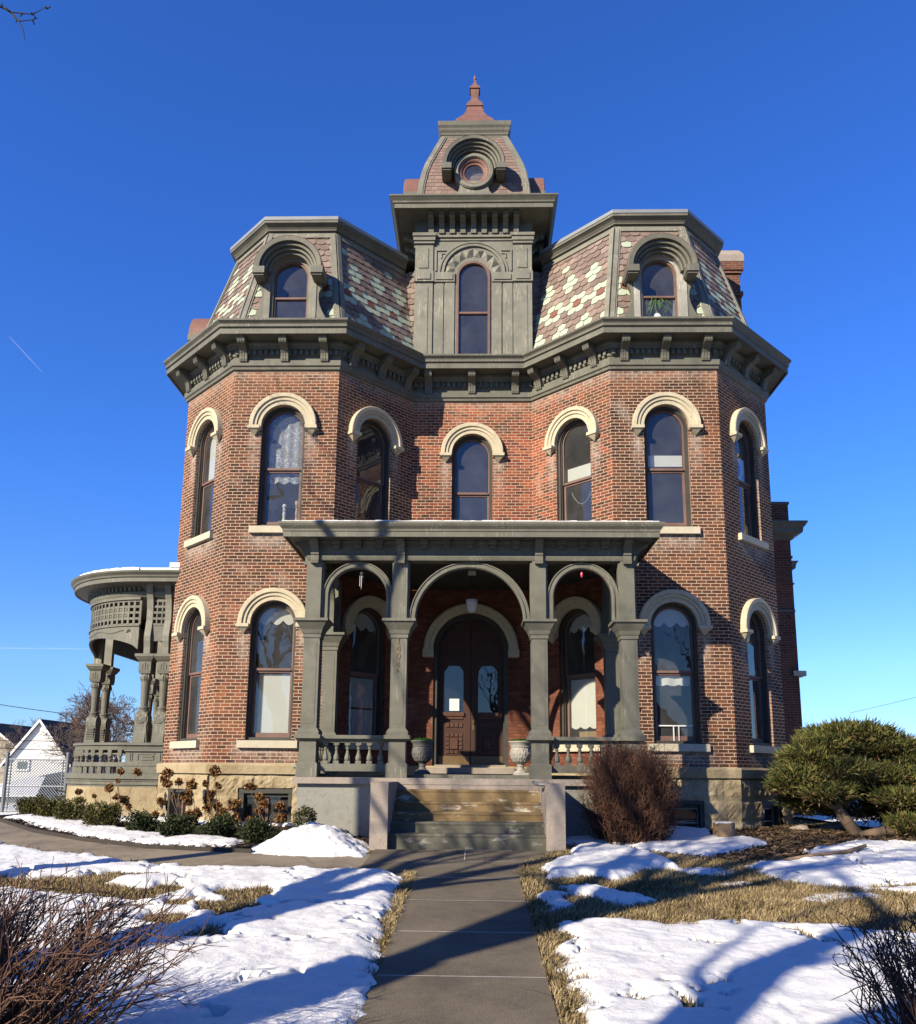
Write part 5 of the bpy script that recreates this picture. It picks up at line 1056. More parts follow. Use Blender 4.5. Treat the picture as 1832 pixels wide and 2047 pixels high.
SN = [(.085, S1), (.075, [(-14, 22), (-11.3, 21.6), (-9.3, 19.6), (-8.2, 17.6), (-6.5, 15.7), (-5.5, 14.9), (-5.15, 14.45), (-5.4, 14.05), (-5.67, 13.80), (-6.64, 14.5), (-7.95, 15.75), (-9.5, 17.55), (-12.2, 20.7), (-13, 21)]),
      (.085, [(-5.6, 13.82), (-5.23, 14.2), (-4.9, 14.75), (-4.3, 14.4), (-3.6, 14.0), (-3.75, 13.42), (-4.82, 13.36)]), (.07, [(-8.2, 18.5), (-7.3, 18.9), (-6.1, 17.75), (-3.6, 17.0), (-3.5, 16.6), (-5.8, 16.75), (-7.5, 17.6)]),
      (.33, [(-3.35, 12.85), (-3.45, 13.9), (-3.2, 14.95), (-2.4, 14.9), (-1.9, 14.4), (-1.62, 13.6), (-1.60, 12.62), (-2.2, 12.55), (-2.94, 12.70)]),
      (.10, [(1.5, 12.85), (1.6, 13.6), (1.85, 14.3), (2.3, 13.9), (2.71, 13.2), (2.9, 12.6), (2.95, 11.7), (2.42, 11.75), (2.1, 11.4), (1.96, 10.85), (1.55, 11.2), (1.02, 10.95), (.98, 11.7)]), (.08, [(1.14, 10.4), (1.58, 10.62), (1.85, 10.2), (2.05, 9.75), (1.76, 9.42), (1.4, 9.8), (1.16, 10.1)]),
      (.058, [(.89, 8.6), (1.27, 8.92), (1.66, 8.82), (2.09, 8.75), (2.69, 8.88), (3.08, 8.8), (3.44, 8.72), (3.91, 8.5), (4.6, 8.3), (6.2, 8.0), (9, 8.3), (11, 6.5), (11, 3.5), (.85, 3.5), (.83, 5.89), (.87, 6.33), (.84, 6.69), (.85, 7.33), (.84, 7.98)]),
      (.075, [(4.7, 12.72), (5.7, 14.08), (6.5, 14.85), (7.7, 15.0), (9.5, 16.2), (14, 17), (14, 11), (8, 11.4), (5.64, 10.94), (4.76, 10.72), (4.25, 10.68), (3.8, 11.52), (3.75, 12.2)]), (.025, [(3.6, 9.87), (4.05, 10.28), (4.83, 10.45), (4.95, 10.2), (4.15, 9.85)]), (.035, [(2.6, 11.9), (3.5, 12.1), (3.9, 11.6), (3.3, 11.3), (2.9, 11.4)]), (.03, [(3.0, 10.9), (3.6, 11.0), (3.4, 10.6)]), (.03, [(4.9, 10.6), (6.4, 10.9), (8, 10.7), (7.2, 10.1), (5.4, 10.2)]), (.03, [(4.6, 9.6), (5.1, 9.8), (6, 9.6), (4.91, 9.5)]),
      (.08, [(1.5, 14.2), (1.6, 15.0), (3.1, 16.9), (3.82, 17.03), (4.69, 16.6), (4.45, 15.45), (5.05, 15.5), (5.05, 14.5), (4.2, 13.5), (3.6, 13.0), (2.75, 13.35), (2.34, 14.1)]), (.05, [(.86, 9.92), (1.11, 10.12), (1.18, 9.72), (1.09, 9.28), (.84, 9.08)])]
def snow_h(X, Y):
    nz = (fbm(X, Y, 1.1, 5, 11, .6)-.5)*.9; n2 = (fbm(X, Y, 5, 4, 5, .6)-.5); n3 = (fbm(X, Y, 17, 3, 9, .6)-.5)
    h = np.full(X.shape, -1.0); S_ = np.full(X.shape, -9.0)
    for k, (th, poly) in enumerate(SN):
        sd = sdist(X, Y, poly)
        if k == 0:
            for hp in H: sd = np.minimum(sd, -sdist(X, Y, hp))
        amp = .22 if k not in (4, ) else .08
        near = np.where((np.abs(X) < 1.1) & (k == 0), .25, 1.0)
        s = sd+nz*amp*2*near+n2*.26+n3*.12
        w = (.16+.5*np.clip(fbm(X, Y, 1.7, 3, 71)-.3, 0, 1)) if th < .3 else .95
        t = np.clip(s/w, 0, 1); hh = np.where(s > 0, th*(1-(1-t)**(2.2 if th < .3 else 1.6)), s*.2)
        if k in (7, 8, 0): hh = hh-np.where(fbm(X, Y, 3.1, 5, 23, .62) > (.66 if k else .69), .12, 0)*np.clip(1.2-abs(s-.3), 0, 1)
        if k == 4: hh = np.where(hh > 0, hh*(.62+.75*fbm(X, Y, 1.5, 4, 51, .55))+(fbm(X, Y, 4.5, 3, 53)-.5)*.09*np.clip(s/.3, 0, 1), hh)
        h = np.maximum(h, hh); S_ = np.maximum(S_, s)
    h = h+np.where(h > .02, (fbm(X, Y, 2.0, 5, 31, .55)-.5)*.07+(fbm(X, Y, 11, 3, 37, .6)-.5)*.022+(fbm(X, Y, 27, 2, 39, .6)-.5)*.014, 0)
    return h, S_
def snow_grid(name, x0, x1, y0, y1, d):
    xs, ys = np.arange(x0, x1+d/2, d), np.arange(y0, y1+d/2, d); X, Y = np.meshgrid(xs, ys, indexing='ij'); h, s = snow_h(X, Y); Z = gz(X, Y)+np.where(h > 0, h+.004, np.maximum(h, -.06))
    V = np.stack([X, Y, Z], -1).reshape(-1, 3); I = np.arange(X.size).reshape(X.shape); Fq = np.stack([I[:-1, :-1], I[1:, :-1], I[1:, 1:], I[:-1, 1:]], -1).reshape(-1, 4)
    ok = (h.reshape(-1)[Fq] > .0).any(1); Fq = Fq[ok]; us, inv_ = np.unique(Fq, return_inverse=True)
    return V[us], inv_.reshape(Fq.shape)
v1, f1 = snow_grid('', -13.0, 11.0, 4.2, 18.9, .035)
tag(fastmesh('snow', v1, f1, M['snow'], smooth=True), 'patchy old snow lying over the lawns and beds', 'snow', None, 'stuff')
# snow field beyond the fence and behind the juniper
def field(name, xs, ys, test, lab):
    X, Y = np.meshgrid(xs, ys, indexing='ij'); Z = gz(X, Y)+.05+.05*(fbm(X, Y, .25, 4, 3)-.3); V = np.stack([X, Y, Z], -1).reshape(-1, 3); I = np.arange(X.size).reshape(X.shape); Fq = np.stack([I[:-1, :-1], I[1:, :-1], I[1:, 1:], I[:-1, 1:]], -1).reshape(-1, 4)
    ok = test(X.reshape(-1)[Fq].mean(1), Y.reshape(-1)[Fq].mean(1)); tag(fastmesh(name, V, Fq[ok], M['snow'], smooth=True), lab, 'snow', None, 'stuff')
field('snow_field', np.unique(np.r_[np.arange(-30, -8, .7), np.linspace(-120, -30, 40)]), np.unique(np.r_[np.arange(20.5, 45, .7), np.linspace(45, 160, 40)]), lambda x, y: ((y > 21.4) & (x < -11.6)) | (y > 29), 'snow covered yards beyond the chain-link fence')
field('snow_field', np.linspace(8.2, 90, 70), np.linspace(17, 140, 70), lambda x, y: (x > 10) | (y < 22), 'snow covered ground behind the juniper')
# ---- mulch and grass
def chips(name, poly, n, cols, seed, lab, size=(.02, .06)):
    rs = np.random.RandomState(seed); P_ = np.array(poly); lo, hi = P_.min(0), P_.max(0); q = rs.rand(n*3, 2)*(hi-lo)+lo; q = q[sdist(q[:, 0], q[:, 1], poly) > 0]; h, s = snow_h(q[:, 0], q[:, 1]); q = q[h < .03][:n]
    m = len(q); z = gz(q[:, 0], q[:, 1])+rs.rand(m)*.03+.01; L = rs.uniform(*size, m)[:, None]; a = rs.rand(m)*2*pi; t = rs.uniform(-.35, .5, m); d = np.stack([np.cos(a)*np.cos(t), np.sin(a)*np.cos(t), np.sin(t)], -1)*L; e = np.stack([-np.sin(a), np.cos(a), rs.uniform(-.5, .5, m)], -1)*L*.28
    c = np.stack([q[:, 0], q[:, 1], z], -1); V = np.stack([c-d-e, c+d-e*.6, c+d*1.1+e, c-d+e*.7], 1).reshape(-1, 3); F_ = np.arange(m*4).reshape(m, 4)
    cc = np.array(cols)[rs.randint(0, len(cols), m)]*rs.uniform(.6, 1.4, (m, 1)); tag(fastmesh(name, V, F_, M['twig'], col=np.repeat(cc, 4, 0)), lab, 'mulch', None, 'stuff')
BED = [(-12.3, 20.8), (-9.5, 17.1), (-7.9, 15.3), (-6.35, 14.05), (-5.0, 13.3), (-3.3, 12.95), (-1.7, 13.0), (-1.6, 15.0), (-3.2, 15.1), (-3.3, 17.1), (-5.4, 17.1), (-7.0, 18.7), (-8.2, 19.0), (-9.7, 20.2), (-10.5, 22)]
RB = [(1.5, 13.9), (2.4, 13.5), (3.9, 12.4), (4.9, 12.6), (6.6, 14.7), (8.0, 15.3), (10, 16), (10, 20), (7, 18.6), (5.5, 17.1), (3.1, 17.1), (3, 15), (1.5, 15)]
def sheetp(name, poly, col, lab):
    b = MB(); tri = [(*p, zg(*p, .006)) for p in poly]; me = MB(); me.poly(tri); o = me.build(name, plain(name+'_soil', col, .95, .4, 6, 30, .8, .02, .05), None, fix=False)
    bm = bmesh.new(); bm.from_mesh(o.data); bmesh.ops.triangulate(bm, faces=bm.faces); bmesh.ops.subdivide_edges(bm, edges=bm.edges, cuts=6, use_grid_fill=True)
    for v in bm.verts: v.co.z = zg(v.co.x, v.co.y, .008)
    bm.to_mesh(o.data); bm.free(); tag(o, None, None, None, 'structure')
sheetp('bed_soil', BED, (.045, .032, .025), ''); sheetp('bed_soil', RB, (.075, .05, .032), '')
chips('mulch', BED, 9000, [(.06, .042, .034), (.09, .06, .045), (.035, .027, .024)], 2, 'dark bark mulch in the shrub bed left of the steps'); chips('mulch', RB, 12000, [(.16, .105, .062), (.24, .17, .105), (.09, .06, .04)], 3, 'brown wood chips spread below the juniper')
def blades(name, polys, n, seed, lab, hgt=(.035, .085)):
    rs = np.random.RandomState(seed); out = []
    for poly, share in polys:
        P_ = np.array(poly); lo, hi = P_.min(0), P_.max(0); k = int(n*share); q = rs.rand(k*2, 2)*(hi-lo)+lo; q = q[sdist(q[:, 0], q[:, 1], poly) > -.02]; out.append(q[:k])
    q = np.concatenate(out); h, s = snow_h(q[:, 0], q[:, 1]); p = np.where(s < 0, 1, np.where(s < .16, .34, np.where(s < .5, .07*np.clip(fbm(q[:, 0], q[:, 1], 2.2, 4, 61)*6-2.6, 0, 1)*4, .012)))+np.where((s > .1) & (h < .035), .5, 0); q = q[rs.rand(len(q)) < p]
    m = len(q); x, y = q.T; z = gz(x, y); cl = fbm(x, y, 3, 3, 41); a = 2*pi*fbm(x, y, 1.6, 3, 43)*2+rs.normal(0, .9, m); L = rs.uniform(*hgt, m)*(.65+.7*cl); t = rs.uniform(.25, 1.2, m); w = rs.uniform(.0022, .0045, m)*(1+y*.05)
    d = np.stack([np.cos(a)*np.sin(t), np.sin(a)*np.sin(t), np.cos(t)], -1)*L[:, None]; b = rs.rand(m)*2*pi; e = np.stack([np.cos(b), np.sin(b), np.zeros(m)], -1)*w[:, None]; c = np.stack([x, y, z], -1)
    V = np.stack([c-e, c+e, c+d*.55+e*.7+np.array([0, 0, .006]), c+d*.55-e*.7+np.array([0, 0, .006]), c+d], 1); 
    V = V.reshape(-1, 3); i = np.arange(m)*5; F_ = np.concatenate([np.stack([i, i+1, i+2], -1), np.stack([i, i+2, i+3], -1), np.stack([i+3, i+2, i+4], -1)])
    base = np.array([(.36, .275, .15), (.27, .20, .10), (.45, .355, .20), (.17, .13, .075)])[rs.randint(0, 4, m)]*rs.uniform(.75, 1.2, (m, 1))*(.7+.6*cl[:, None]); tag(fastmesh(name, V, F_, M['blade'], col=np.repeat(base, 5, 0)), lab, 'grass', None, 'stuff')
LR_ = [(.655, 4.6), (.655, 11.2), (.75, 12.1), (1.3, 13.2), (1.5, 14.0), (2.4, 13.5), (3.9, 12.5), (5, 12.7), (6.6, 14.7), (10, 16), (10.5, 8), (7, 5), (3, 4.6)]
blades('dry_grass', [(LR_, 1.0)], 330000, 5, 'straw coloured winter grass on the right lawn')
blades('dry_grass', [([(-.8, 4.6), (-.71, 4.6), (-.69, 11.3), (-.86, 11.3)], .06), ([(-8.6, 9.2), (-3.2, 8.4), (-2.2, 8.6), (-2.2, 10.2), (-3.8, 11.1), (-8.6, 10.6)], .9), ([(-8, 5), (-.8, 5), (-.8, 9), (-8, 9)], .45), ([(-12, 17), (-7.5, 13.4), (-3.8, 11.5), (-1, 11.4), (-1, 10), (-8, 10)], .2)], 110000, 6, 'straw coloured winter grass showing through the left lawn snow')
def px(x, y, Y):     # plan position of a measured sight line at depth Y
    v = _fw+_R*((x-916)/1647.98)-_U*((y-1240.29)/1647.98); s = Y/v.y; return np.array([.09711+v.x*s, Y, v.z*s])
# ================================================================== PLANTS
def segmesh(name, segs, n, mat, col, parent=None):
    """segs: rows (p0, p1, r0, r1) -> one mesh of tapered n-sided twigs"""
    s = np.asarray(segs, float); p0, p1, r0, r1 = s[:, :3], s[:, 3:6], s[:, 6], s[:, 7]; d = p1-p0; d /= np.linalg.norm(d, axis=1, keepdims=True)+1e-9
    ref = np.where(np.abs(d[:, 2:3]) > .9, np.array([[1., 0, 0]]), np.array([[0, 0, 1.]])); a = np.cross(d, ref); a /= np.linalg.norm(a, axis=1, keepdims=True)+1e-9; b = np.cross(d, a); R = []
    for k in range(n): t = 2*pi*k/n; v = a*cos(t)+b*sin(t); R.append(p0+v*r0[:, None])
    for k in range(n): t = 2*pi*k/n; v = a*cos(t)+b*sin(t); R.append(p1+v*r1[:, None])
    V = np.stack(R, 1).reshape(-1, 3); i = np.arange(len(s))*2*n; F_ = np.concatenate([np.stack([i+k, i+(k+1) % n, i+n+(k+1) % n, i+n+k], -1) for k in range(n)])
    c = np.asarray(col, float); c = np.repeat(c, 2*n, 0) if c.ndim == 2 else np.tile(c, (len(V), 1)); o = fastmesh(name, V, F_, mat, col=c, smooth=n > 4)
    if parent: keep(o, parent)
    return o
def grow(rs, segs, p, d, L, r, lvl, mx, spread=.6, up=.12, kids=(3, 5), ok=None, ratio=.68, wob=.16, rr=.62):
    """recursive bare branching"""
    k = max(2, int(4-lvl*.4)); q = p.copy(); starts = []
    for i in range(k):
        d = d+rs.normal(0, wob, 3); d[2] += up*.3; d /= np.linalg.norm(d); q2 = q+d*L/k; ra, rb = r*(1-.42*i/k), r*(1-.42*(i+1)/k)
        if ok and not ok(q2): return
        segs.append((*q, *q2, ra, rb, lvl)); q = q2; starts.append((q.copy(), d.copy(), rb))
    if lvl >= mx: return
    for j in range(rs.randint(*kids)):
        s, dd, rb = starts[-1] if j < 2 else starts[rs.randint(max(0, k-3), k)]; v = rs.normal(0, 1, 3); v -= dd*v.dot(dd); v /= np.linalg.norm(v)+1e-9; nd = dd+v*rs.uniform(.5, 1.25)*spread; nd[2] += up; nd /= np.linalg.norm(nd)
        grow(rs, segs, s, nd, L*rs.uniform(ratio-.13, ratio+.12), max(rb*rs.uniform(rr-.08, rr+.1), .002), lvl+1, mx, spread, up, kids, ok, ratio, wob, rr)
def baretree(name, x, y, h, r, seed, lab, col, mx=5, kids=(3, 5), ok=None, trunkn=7, group=None, spread=.6, up=.14, lean=(0, 0), first=.34, fine=.0):
    rs = np.random.RandomState(seed); z = float(gz(x, y))-.1; segs = []; grow(rs, segs, np.array([x, y, z]), np.array([lean[0], lean[1], 1.0]), h*first, r, 0, mx, spread, up, kids, ok)
    t = thing(name, lab, 'tree', group, (x, y, z)); S_ = np.array(segs); lv = S_[:, 8]; c = np.array(col)
    if fine: S_[:, 6:8] = np.maximum(S_[:, 6:8], fine)
    big = S_[lv < 2]; small = S_[lv >= 2]; segmesh('trunk', big, trunkn, M['twig'], c*rs.uniform(.85, 1.1, (len(big), 1)), t)
    if len(small): segmesh('crown', small, 3 if mx > 4 else 4, M['twig'], c*rs.uniform(.7, 1.3, (len(small), 1)), t)
    return t
# street trees behind the photographer: they throw the long shadows on lawn and porch and mirror in the panes
outside = lambda q: not (q[1] > -.5 and abs(q[0]) < .64*q[1]+1.6 and q[2] < 1.35*q[1]+3.0)
baretree('bare_tree', -7.0, 1.9, 15, .50, 21, 'tall bare street tree standing left of the lawn near the camera', (.12, .095, .075), 5, (3, 5), outside, 10, 'street trees before the house', .55, .15)
baretree('bare_tree', -4.3, -.35, 16, .60, 22, 'thick bare street tree beside the sidewalk behind the camera', (.11, .09, .07), 5, (3, 5), outside, 10, 'street trees before the house', .55, .15, (0, 0), .52)
baretree('bare_tree', -6.5, -1.1, 17, .5, 25, 'bare street tree farther left along the sidewalk', (.11, .09, .07), 5, (3, 5), outside, 10, 'street trees before the house', .6, .12)
OG = 'bare trees across the street'
for x, y, h, sd, lab in ((8.5, -8, 13, 31, 'bare tree across the street mirrored in the lower right front window'), (13.5, -13, 15, 32, 'bare tree farther right across the street'), (-9, -15, 14, 33, 'bare tree across the street mirrored in the left windows'), (1.5, -18, 15, 34, 'bare tree straight across the street from the front steps')): baretree('bare_tree', x, y, h, .3, sd, lab, (.09, .075, .06), 5, (3, 5), None, 7, OG, .65, .12)
# the limb whose tip hangs into the top left corner
t = thing('bare_tree', 'bare tree whose budded twig hangs into the top left corner', 'tree', 'street trees before the house', (-8.6, 7.6, -1.6)); rs = np.random.RandomState(8); segs = []
def line(pts, r0, r1):
    for i, (a, b) in enumerate(zip(pts, pts[1:])): k = len(pts)-1; segs.append((*a, *b, r0+(r1-r0)*i/k, r0+(r1-r0)*(i+1)/k, 0))
q_ = [tuple(px(a*1.0066, b*1.0066, 9.0)) for a, b in ((-120, -20), (-60, -2), (0, 12), (22, 24), (38, 42), (47, 60), (49, 80), (62, 28), (78, 22), (92, 12), (58, 40), (76, 36), (30, 36), (18, 20), (0, 62))]
line([(-8.6, 7.6, -1.7), (-8.5, 7.7, 1.0), (-8.4, 7.9, 5.0), (-8.2, 8.2, 8.2)], .2, .12); line([(-8.2, 8.2, 8.2), (-7.2, 8.7, 8.9), (-6.3, 9.0, 8.9), q_[0]], .10, .022); line([q_[0], q_[1], q_[2], q_[3], q_[4], q_[5], q_[6]], .020, .004)
line([q_[3], q_[7], q_[8], q_[9]], .009, .003); line([q_[4], q_[10], q_[11]], .008, .003); line([q_[2], q_[13], q_[12], q_[4]], .008, .006); line([q_[1], q_[14]], .006, .003)
for k in range(26):
    a = segs[rs.randint(9, len(segs))]; f = rs.rand(); q = np.array(a[:3])*(1-f)+np.array(a[3:6])*f; segs.append((*q, *(q+rs.normal(0, .022, 3)), .006, .009, 0))
grow(rs, segs, np.array([-8.2, 8.2, 8.2]), np.array([-.5, .2, 1.0]), 3.0, .1, 1, 4, .6, .14, (3, 5), lambda q: q[0] < -7.0-.1*q[1])
segmesh('limb', np.array(segs), 6, M['twig'], (.05, .042, .036), t)
# far bare trees on the left, seen past and through the side porch
bg = [(-53.2, 100, 12.5, 'bare tree behind the white house gable at left', 41, (.16, .115, .095)), (-54.5, 95, 11.5, 'bare tree at the far left edge above the dark roof', 42, (.15, .105, .085)), (-15.6, 36, 6.6, 'bare tree framed between the side porch columns', 43, (.14, .105, .09)), (-19.3, 44, 8.0, 'bare tree just left of the side porch columns', 44, (.15, .11, .09)), (-18.2, 50, 9.0, 'bare tree behind the pair of porch columns, farthest back', 45, (.17, .12, .10)), (-25.6, 58, 7.5, 'bushy bare tree in front of the white house roof', 46, (.15, .11, .09)), (-51.5, 112, 14.5, 'bare tree left of the white gable, half hidden by it', 47, (.16, .115, .095))]
for x, y, h, lab, sd, col in bg: baretree('bare_tree', x, y, h, .16, sd, lab, col, 6, (3, 5), None, 6, 'bare trees beyond the fence', .8, .06, (0, 0), .30, .009)
# clipped bare hedges in the near corners
def twigs(name, lab, cat, cx, cy, rx, ry, z0, z1, n, seed, col, r=.006, group=None, flat=.5, bend=.12, side=4, lit_mul=1.0):
    rs = np.random.RandomState(seed); segs = []; cols = []
    for k in range(n):
        a = rs.rand()*2*pi; q = rs.rand()**.5; tx, ty = cx+rx*q*cos(a), cy+ry*q*sin(a); ht = z1-(z1-z0)*(1-flat)*q**2.5*rs.uniform(.2, 1.1)+rs.normal(0, .05); bx, by = cx+(tx-cx)*.45+rs.normal(0, .08), cy+(ty-cy)*.45+rs.normal(0, .08); g = float(gz(bx, by))
        p = np.array([bx, by, g]); e = np.array([tx, ty, ht]); m = rs.randint(4, 6); L = np.linalg.norm(e-p); pts = [p+(e-p)*i/m+rs.normal(0, bend*L*.12, 3)*(0 < i) for i in range(m+1)]; c = np.array(col)*rs.uniform(.65, 1.35)
        for i in range(m): segs.append((*pts[i], *pts[i+1], r*(1.5-1.1*i/m), r*(1.5-1.1*(i+1)/m))); cols.append(c)
        for j in range(side):
            i = rs.randint(1, m+1); f = rs.rand(); q0 = pts[i-1]*(1-f)+pts[i]*f; d = (pts[i]-pts[i-1]); d /= np.linalg.norm(d); v = rs.normal(0, 1, 3); v -= d*v.dot(d); v /= np.linalg.norm(v); l = rs.uniform(.12, .34)*L*.5; d2 = d*.8+v*.75; q1 = q0+d2*l*.5; q2 = q1+(d2+rs.normal(0, .3, 3))*l*.5
            if q2[2] > z1+.12: continue
            segs.append((*q0, *q1, r*.62, r*.5)); segs.append((*q1, *q2, r*.5, r*.3)); cols += [c*lit_mul, c*lit_mul]  # side twigs tinted brighter, the sun on the tips put into their colour
            for jj in range(2): q3 = q1+(q2-q1)*rs.rand(); q4 = q3+(d2+rs.normal(0, .55, 3))*l*.35; segs.append((*q3, *q4, r*.4, r*.25)); cols.append(c*lit_mul)
    t = thing(name, lab, cat, group, (cx, cy, float(gz(cx, cy)))); segmesh('twigs', np.array(segs), 4, M['twig'], np.array(cols), t); return t
HG = 'clipped bare hedges in the near corners'
twigs('bare_hedge', 'clipped bare brown hedge in the bottom left corner', 'hedge', -3.15, 4.75, 1.72, 1.1, -1.7, -.70, 640, 51, (.15, .085, .062), .0054, HG, .62, .3, 7, 1.15)
twigs('bare_hedge', 'bare dark hedge twigs in the bottom right corner', 'hedge', 2.95, 4.75, .85, .9, -1.7, -.76, 380, 52, (.085, .055, .045), .0056, HG, .5, .3, 6, 1.1)
twigs('burning_bush', 'dense round reddish-brown bare bush right of the steps', 'bush', 2.72, 14.45, .84, .70, -1.15, .42, 950, 53, (.125, .064, .042), .0060, None, .18, .5, 9, 1.3)
# ---- boxwoods
def leaves(rs, n, blobs, size, cols, shell=.55, aspect=.55, upb=.3, la=.22):
    out = []; cc = []; vol = np.array([b[3]*b[4]*b[5] for b in blobs])**(2/3); vol /= vol.sum()
    for (x, y, z, rx, ry, rz), f in zip(blobs, vol):
        k = int(n*f); d = rs.normal(0, 1, (k, 3)); d /= np.linalg.norm(d, axis=1, keepdims=True); lump = 1+la*(fbm(d[:, 0]*2+x*3+9, d[:, 2]*2+d[:, 1]*1.7+9, 1.6, 3, 7)-.5)*2; rad = (shell+(1-shell)*rs.rand(k)**.6)*lump; c = np.array([x, y, z])+d*rad[:, None]*np.array([rx, ry, rz])
        nd = d*.8+rs.normal(0, .55, (k, 3))+np.array([0, 0, upb]); nd /= np.linalg.norm(nd, axis=1, keepdims=True); e = np.cross(nd, rs.normal(0, 1, (k, 3))); e /= np.linalg.norm(e, axis=1, keepdims=True); s = rs.uniform(.6, 1.3, k)[:, None]*size
        out.append(np.stack([c-e*s*aspect*.5, c+nd*s*.5-e*s*aspect*.1+e*s*aspect*.6, c+nd*s*1.1, c+nd*s*.5-e*s*aspect*.55], 1)); col = np.array(cols)[rs.randint(0, len(cols), k)]*rs.uniform(.65, 1.35, (k, 1)); cc.append(np.repeat(col, 4, 0))
    V = np.concatenate(out).reshape(-1, 3); return V, np.arange(len(V)).reshape(-1, 4), np.concatenate(cc)
BX = [(-11.3, 21.3, 0.310, 'golden boxwood ball beside the chain-link fence, first of the row'), (-10.2, 19.7, 0.327, 'second boxwood ball in the row, counting from the fence'), (-9.0, 18.0, 0.318, 'third boxwood ball in the row, counting from the fence'), (-8.15, 17.0, 0.344, 'fourth boxwood ball in the row, touching the one before it'), (-7.05, 16.05, 0.335, 'boxwood ball in the row before the corner of the round stone base'), (-5.98, 15.25, 0.275, 'dark boxwood ball left of the narrow basement window'), (-5.12, 14.75, 0.284, 'dark boxwood ball standing below the narrow basement window'), (-4.35, 14.55, 0.301, 'dark boxwood ball under the tallest dried hydrangea'), (-3.5, 14.0, 0.275, 'shaggy dark boxwood beside the snow pile, last big one of the row')]
for k, (x, y, r, lab) in enumerate(BX):
    rs = np.random.RandomState(70+k); z = float(gz(x, y)); g = k < 5; V, F_, C = leaves(rs, 3600, [(x+rs.uniform(-.05, .05), y, z+r*.6, r*rs.uniform(.85, 1.05), r*.95, r*rs.uniform(.62, .85)), (x+rs.uniform(-.14, .14), y, z+r*.4, r*rs.uniform(.9, 1.15), r*.9, r*.5), (x+rs.uniform(-.2, .2), y-.05, z+r*rs.uniform(.6, 1.0), r*.5, r*.5, r*.45)], .045, [(.085, .085, .025), (.12, .105, .03), (.06, .07, .022)] if g else [(.04, .055, .022), (.06, .07, .025), (.03, .04, .018)], .3, .55, .3, .5)
    t = thing('boxwood_shrub', lab, 'shrub', 'boxwood row left of the steps', (x, y, z)); keep(fastmesh('foliage', V, F_, M['leaf'], col=C), t); sg = [(x, y, z, x+rs.normal(0, .12), y+rs.normal(0, .12), z+r*1.0, .012, .004) for _ in range(9)]; segmesh('stems', np.array(sg), 4, M['twig'], (.08, .06, .045), t)
rs = np.random.RandomState(88); x, y = -2.83, 14.4; z = float(gz(x, y))+.28; V, F_, C = leaves(rs, 1300, [(x, y, z+.08, .19, .18, .2)], .04, [(.10, .095, .03), (.06, .065, .022)], .4); t = thing('boxwood_shrub', 'small yellowish boxwood half buried in the snow pile', 'shrub', None, (x, y, z)); keep(fastmesh('foliage', V, F_, M['leaf'], col=C), t); segmesh('stems', np.array([(x, y, z-.35, x+.03*k, y, z+.1, .01, .004) for k in range(-2, 3)]), 4, M['twig'], (.08, .06, .045), t)
# ---- dried hydrangeas: stems and brown flower heads
def hydrangea(lab, base, heads, seed):
    rs = np.random.RandomState(seed); bx, by = base; bz = float(gz(bx, by)); t = thing('dried_hydrangea', lab, 'plant', 'dried hydrangeas before the stone base', (bx, by, bz)); segs = []; first = None
    for x, y, r in heads:
        r *= .7; c = px(x, y, by+rs.uniform(-.25, .25)); b = np.array([bx+rs.normal(0, .10)+(c[0]-bx)*.25, by+rs.normal(0, .1), bz]); m = (b+c)/2+np.array([(c[0]-bx)*.10, 0, .06])+rs.normal(0, .03, 3)
        segs += [(*b, *m, .008, .006), (*m, *(c-np.array([0, 0, r*.5])), .006, .004)]
        if rs.rand() < .8: e = m+rs.normal(0, .16, 3)+np.array([0, 0, .16]); segs.append((*m, *e, .004, .002))
        V, F_, C = leaves(rs, int(560*(r/.12)**1.3), [(*c, r*.9, r*.9, r*.8), (*(c+rs.normal(0, r*.42, 3)), r*.62, r*.62, r*.55)], .036, [(.24, .115, .04), (.31, .16, .06), (.14, .065, .025), (.38, .22, .09)], .35, 1.0, 0.0, .5); keep(fastmesh('flower_head', V, F_, M['leaf'], col=C), t)
    segmesh('stems', np.array(segs), 4, M['twig'], (.23, .16, .10), t)
z2 = lambda a, b, r: (310+a/10.11, 1460+b/10.11, r); z8 = lambda a, b, r: (a/3.448, 1110+b/3.448, r); zl = lambda a, b, r: (280+a/3.5694, 1150+b/3.5694, r)
hydrangea('dried hydrangea with few heads before the round stone base', (-7.5, 17.6), [z8(540, 1630, .08), z8(545, 1690, .10), z8(625, 1740, .09), z8(755, 1605, .12), z8(815, 1555, .05), z8(835, 1490, .09), z8(945, 1490, .11), z8(650, 1660, .05), z8(862, 1690, .13), z8(800, 1740, .11), z8(890, 1735, .08), z8(812, 1665, .07)], 3)
hydrangea('dried hydrangea with its tallest head before the narrow basement window', (-5.55, 16.35), [z2(255, 870, .15), z2(200, 980, .11), z2(280, 1075, .09), z2(490, 1055, .09), z2(750, 1100, .15), z2(690, 1290, .10), z2(590, 1310, .10), z2(680, 1430, .12), z2(120, 1435, .10), z2(850, 1650, .11), z2(690, 1700, .12), z2(790, 1790, .11), z2(20, 1700, .07)], 4)
hydrangea('dried hydrangea with a tall central head left of the wide basement window', (-4.85, 16.3), [z2(1215, 810, .15), z2(1035, 1075, .075), z2(1275, 1135, .08), z2(1110, 1300, .13), z2(1070, 1400, .12), z2(1070, 1560, .13), z2(1270, 1520, .10), z2(1390, 1640, .10), z2(1600, 1500, .17), z2(1290, 1740, .08), z2(1620, 1790, .13)], 5)
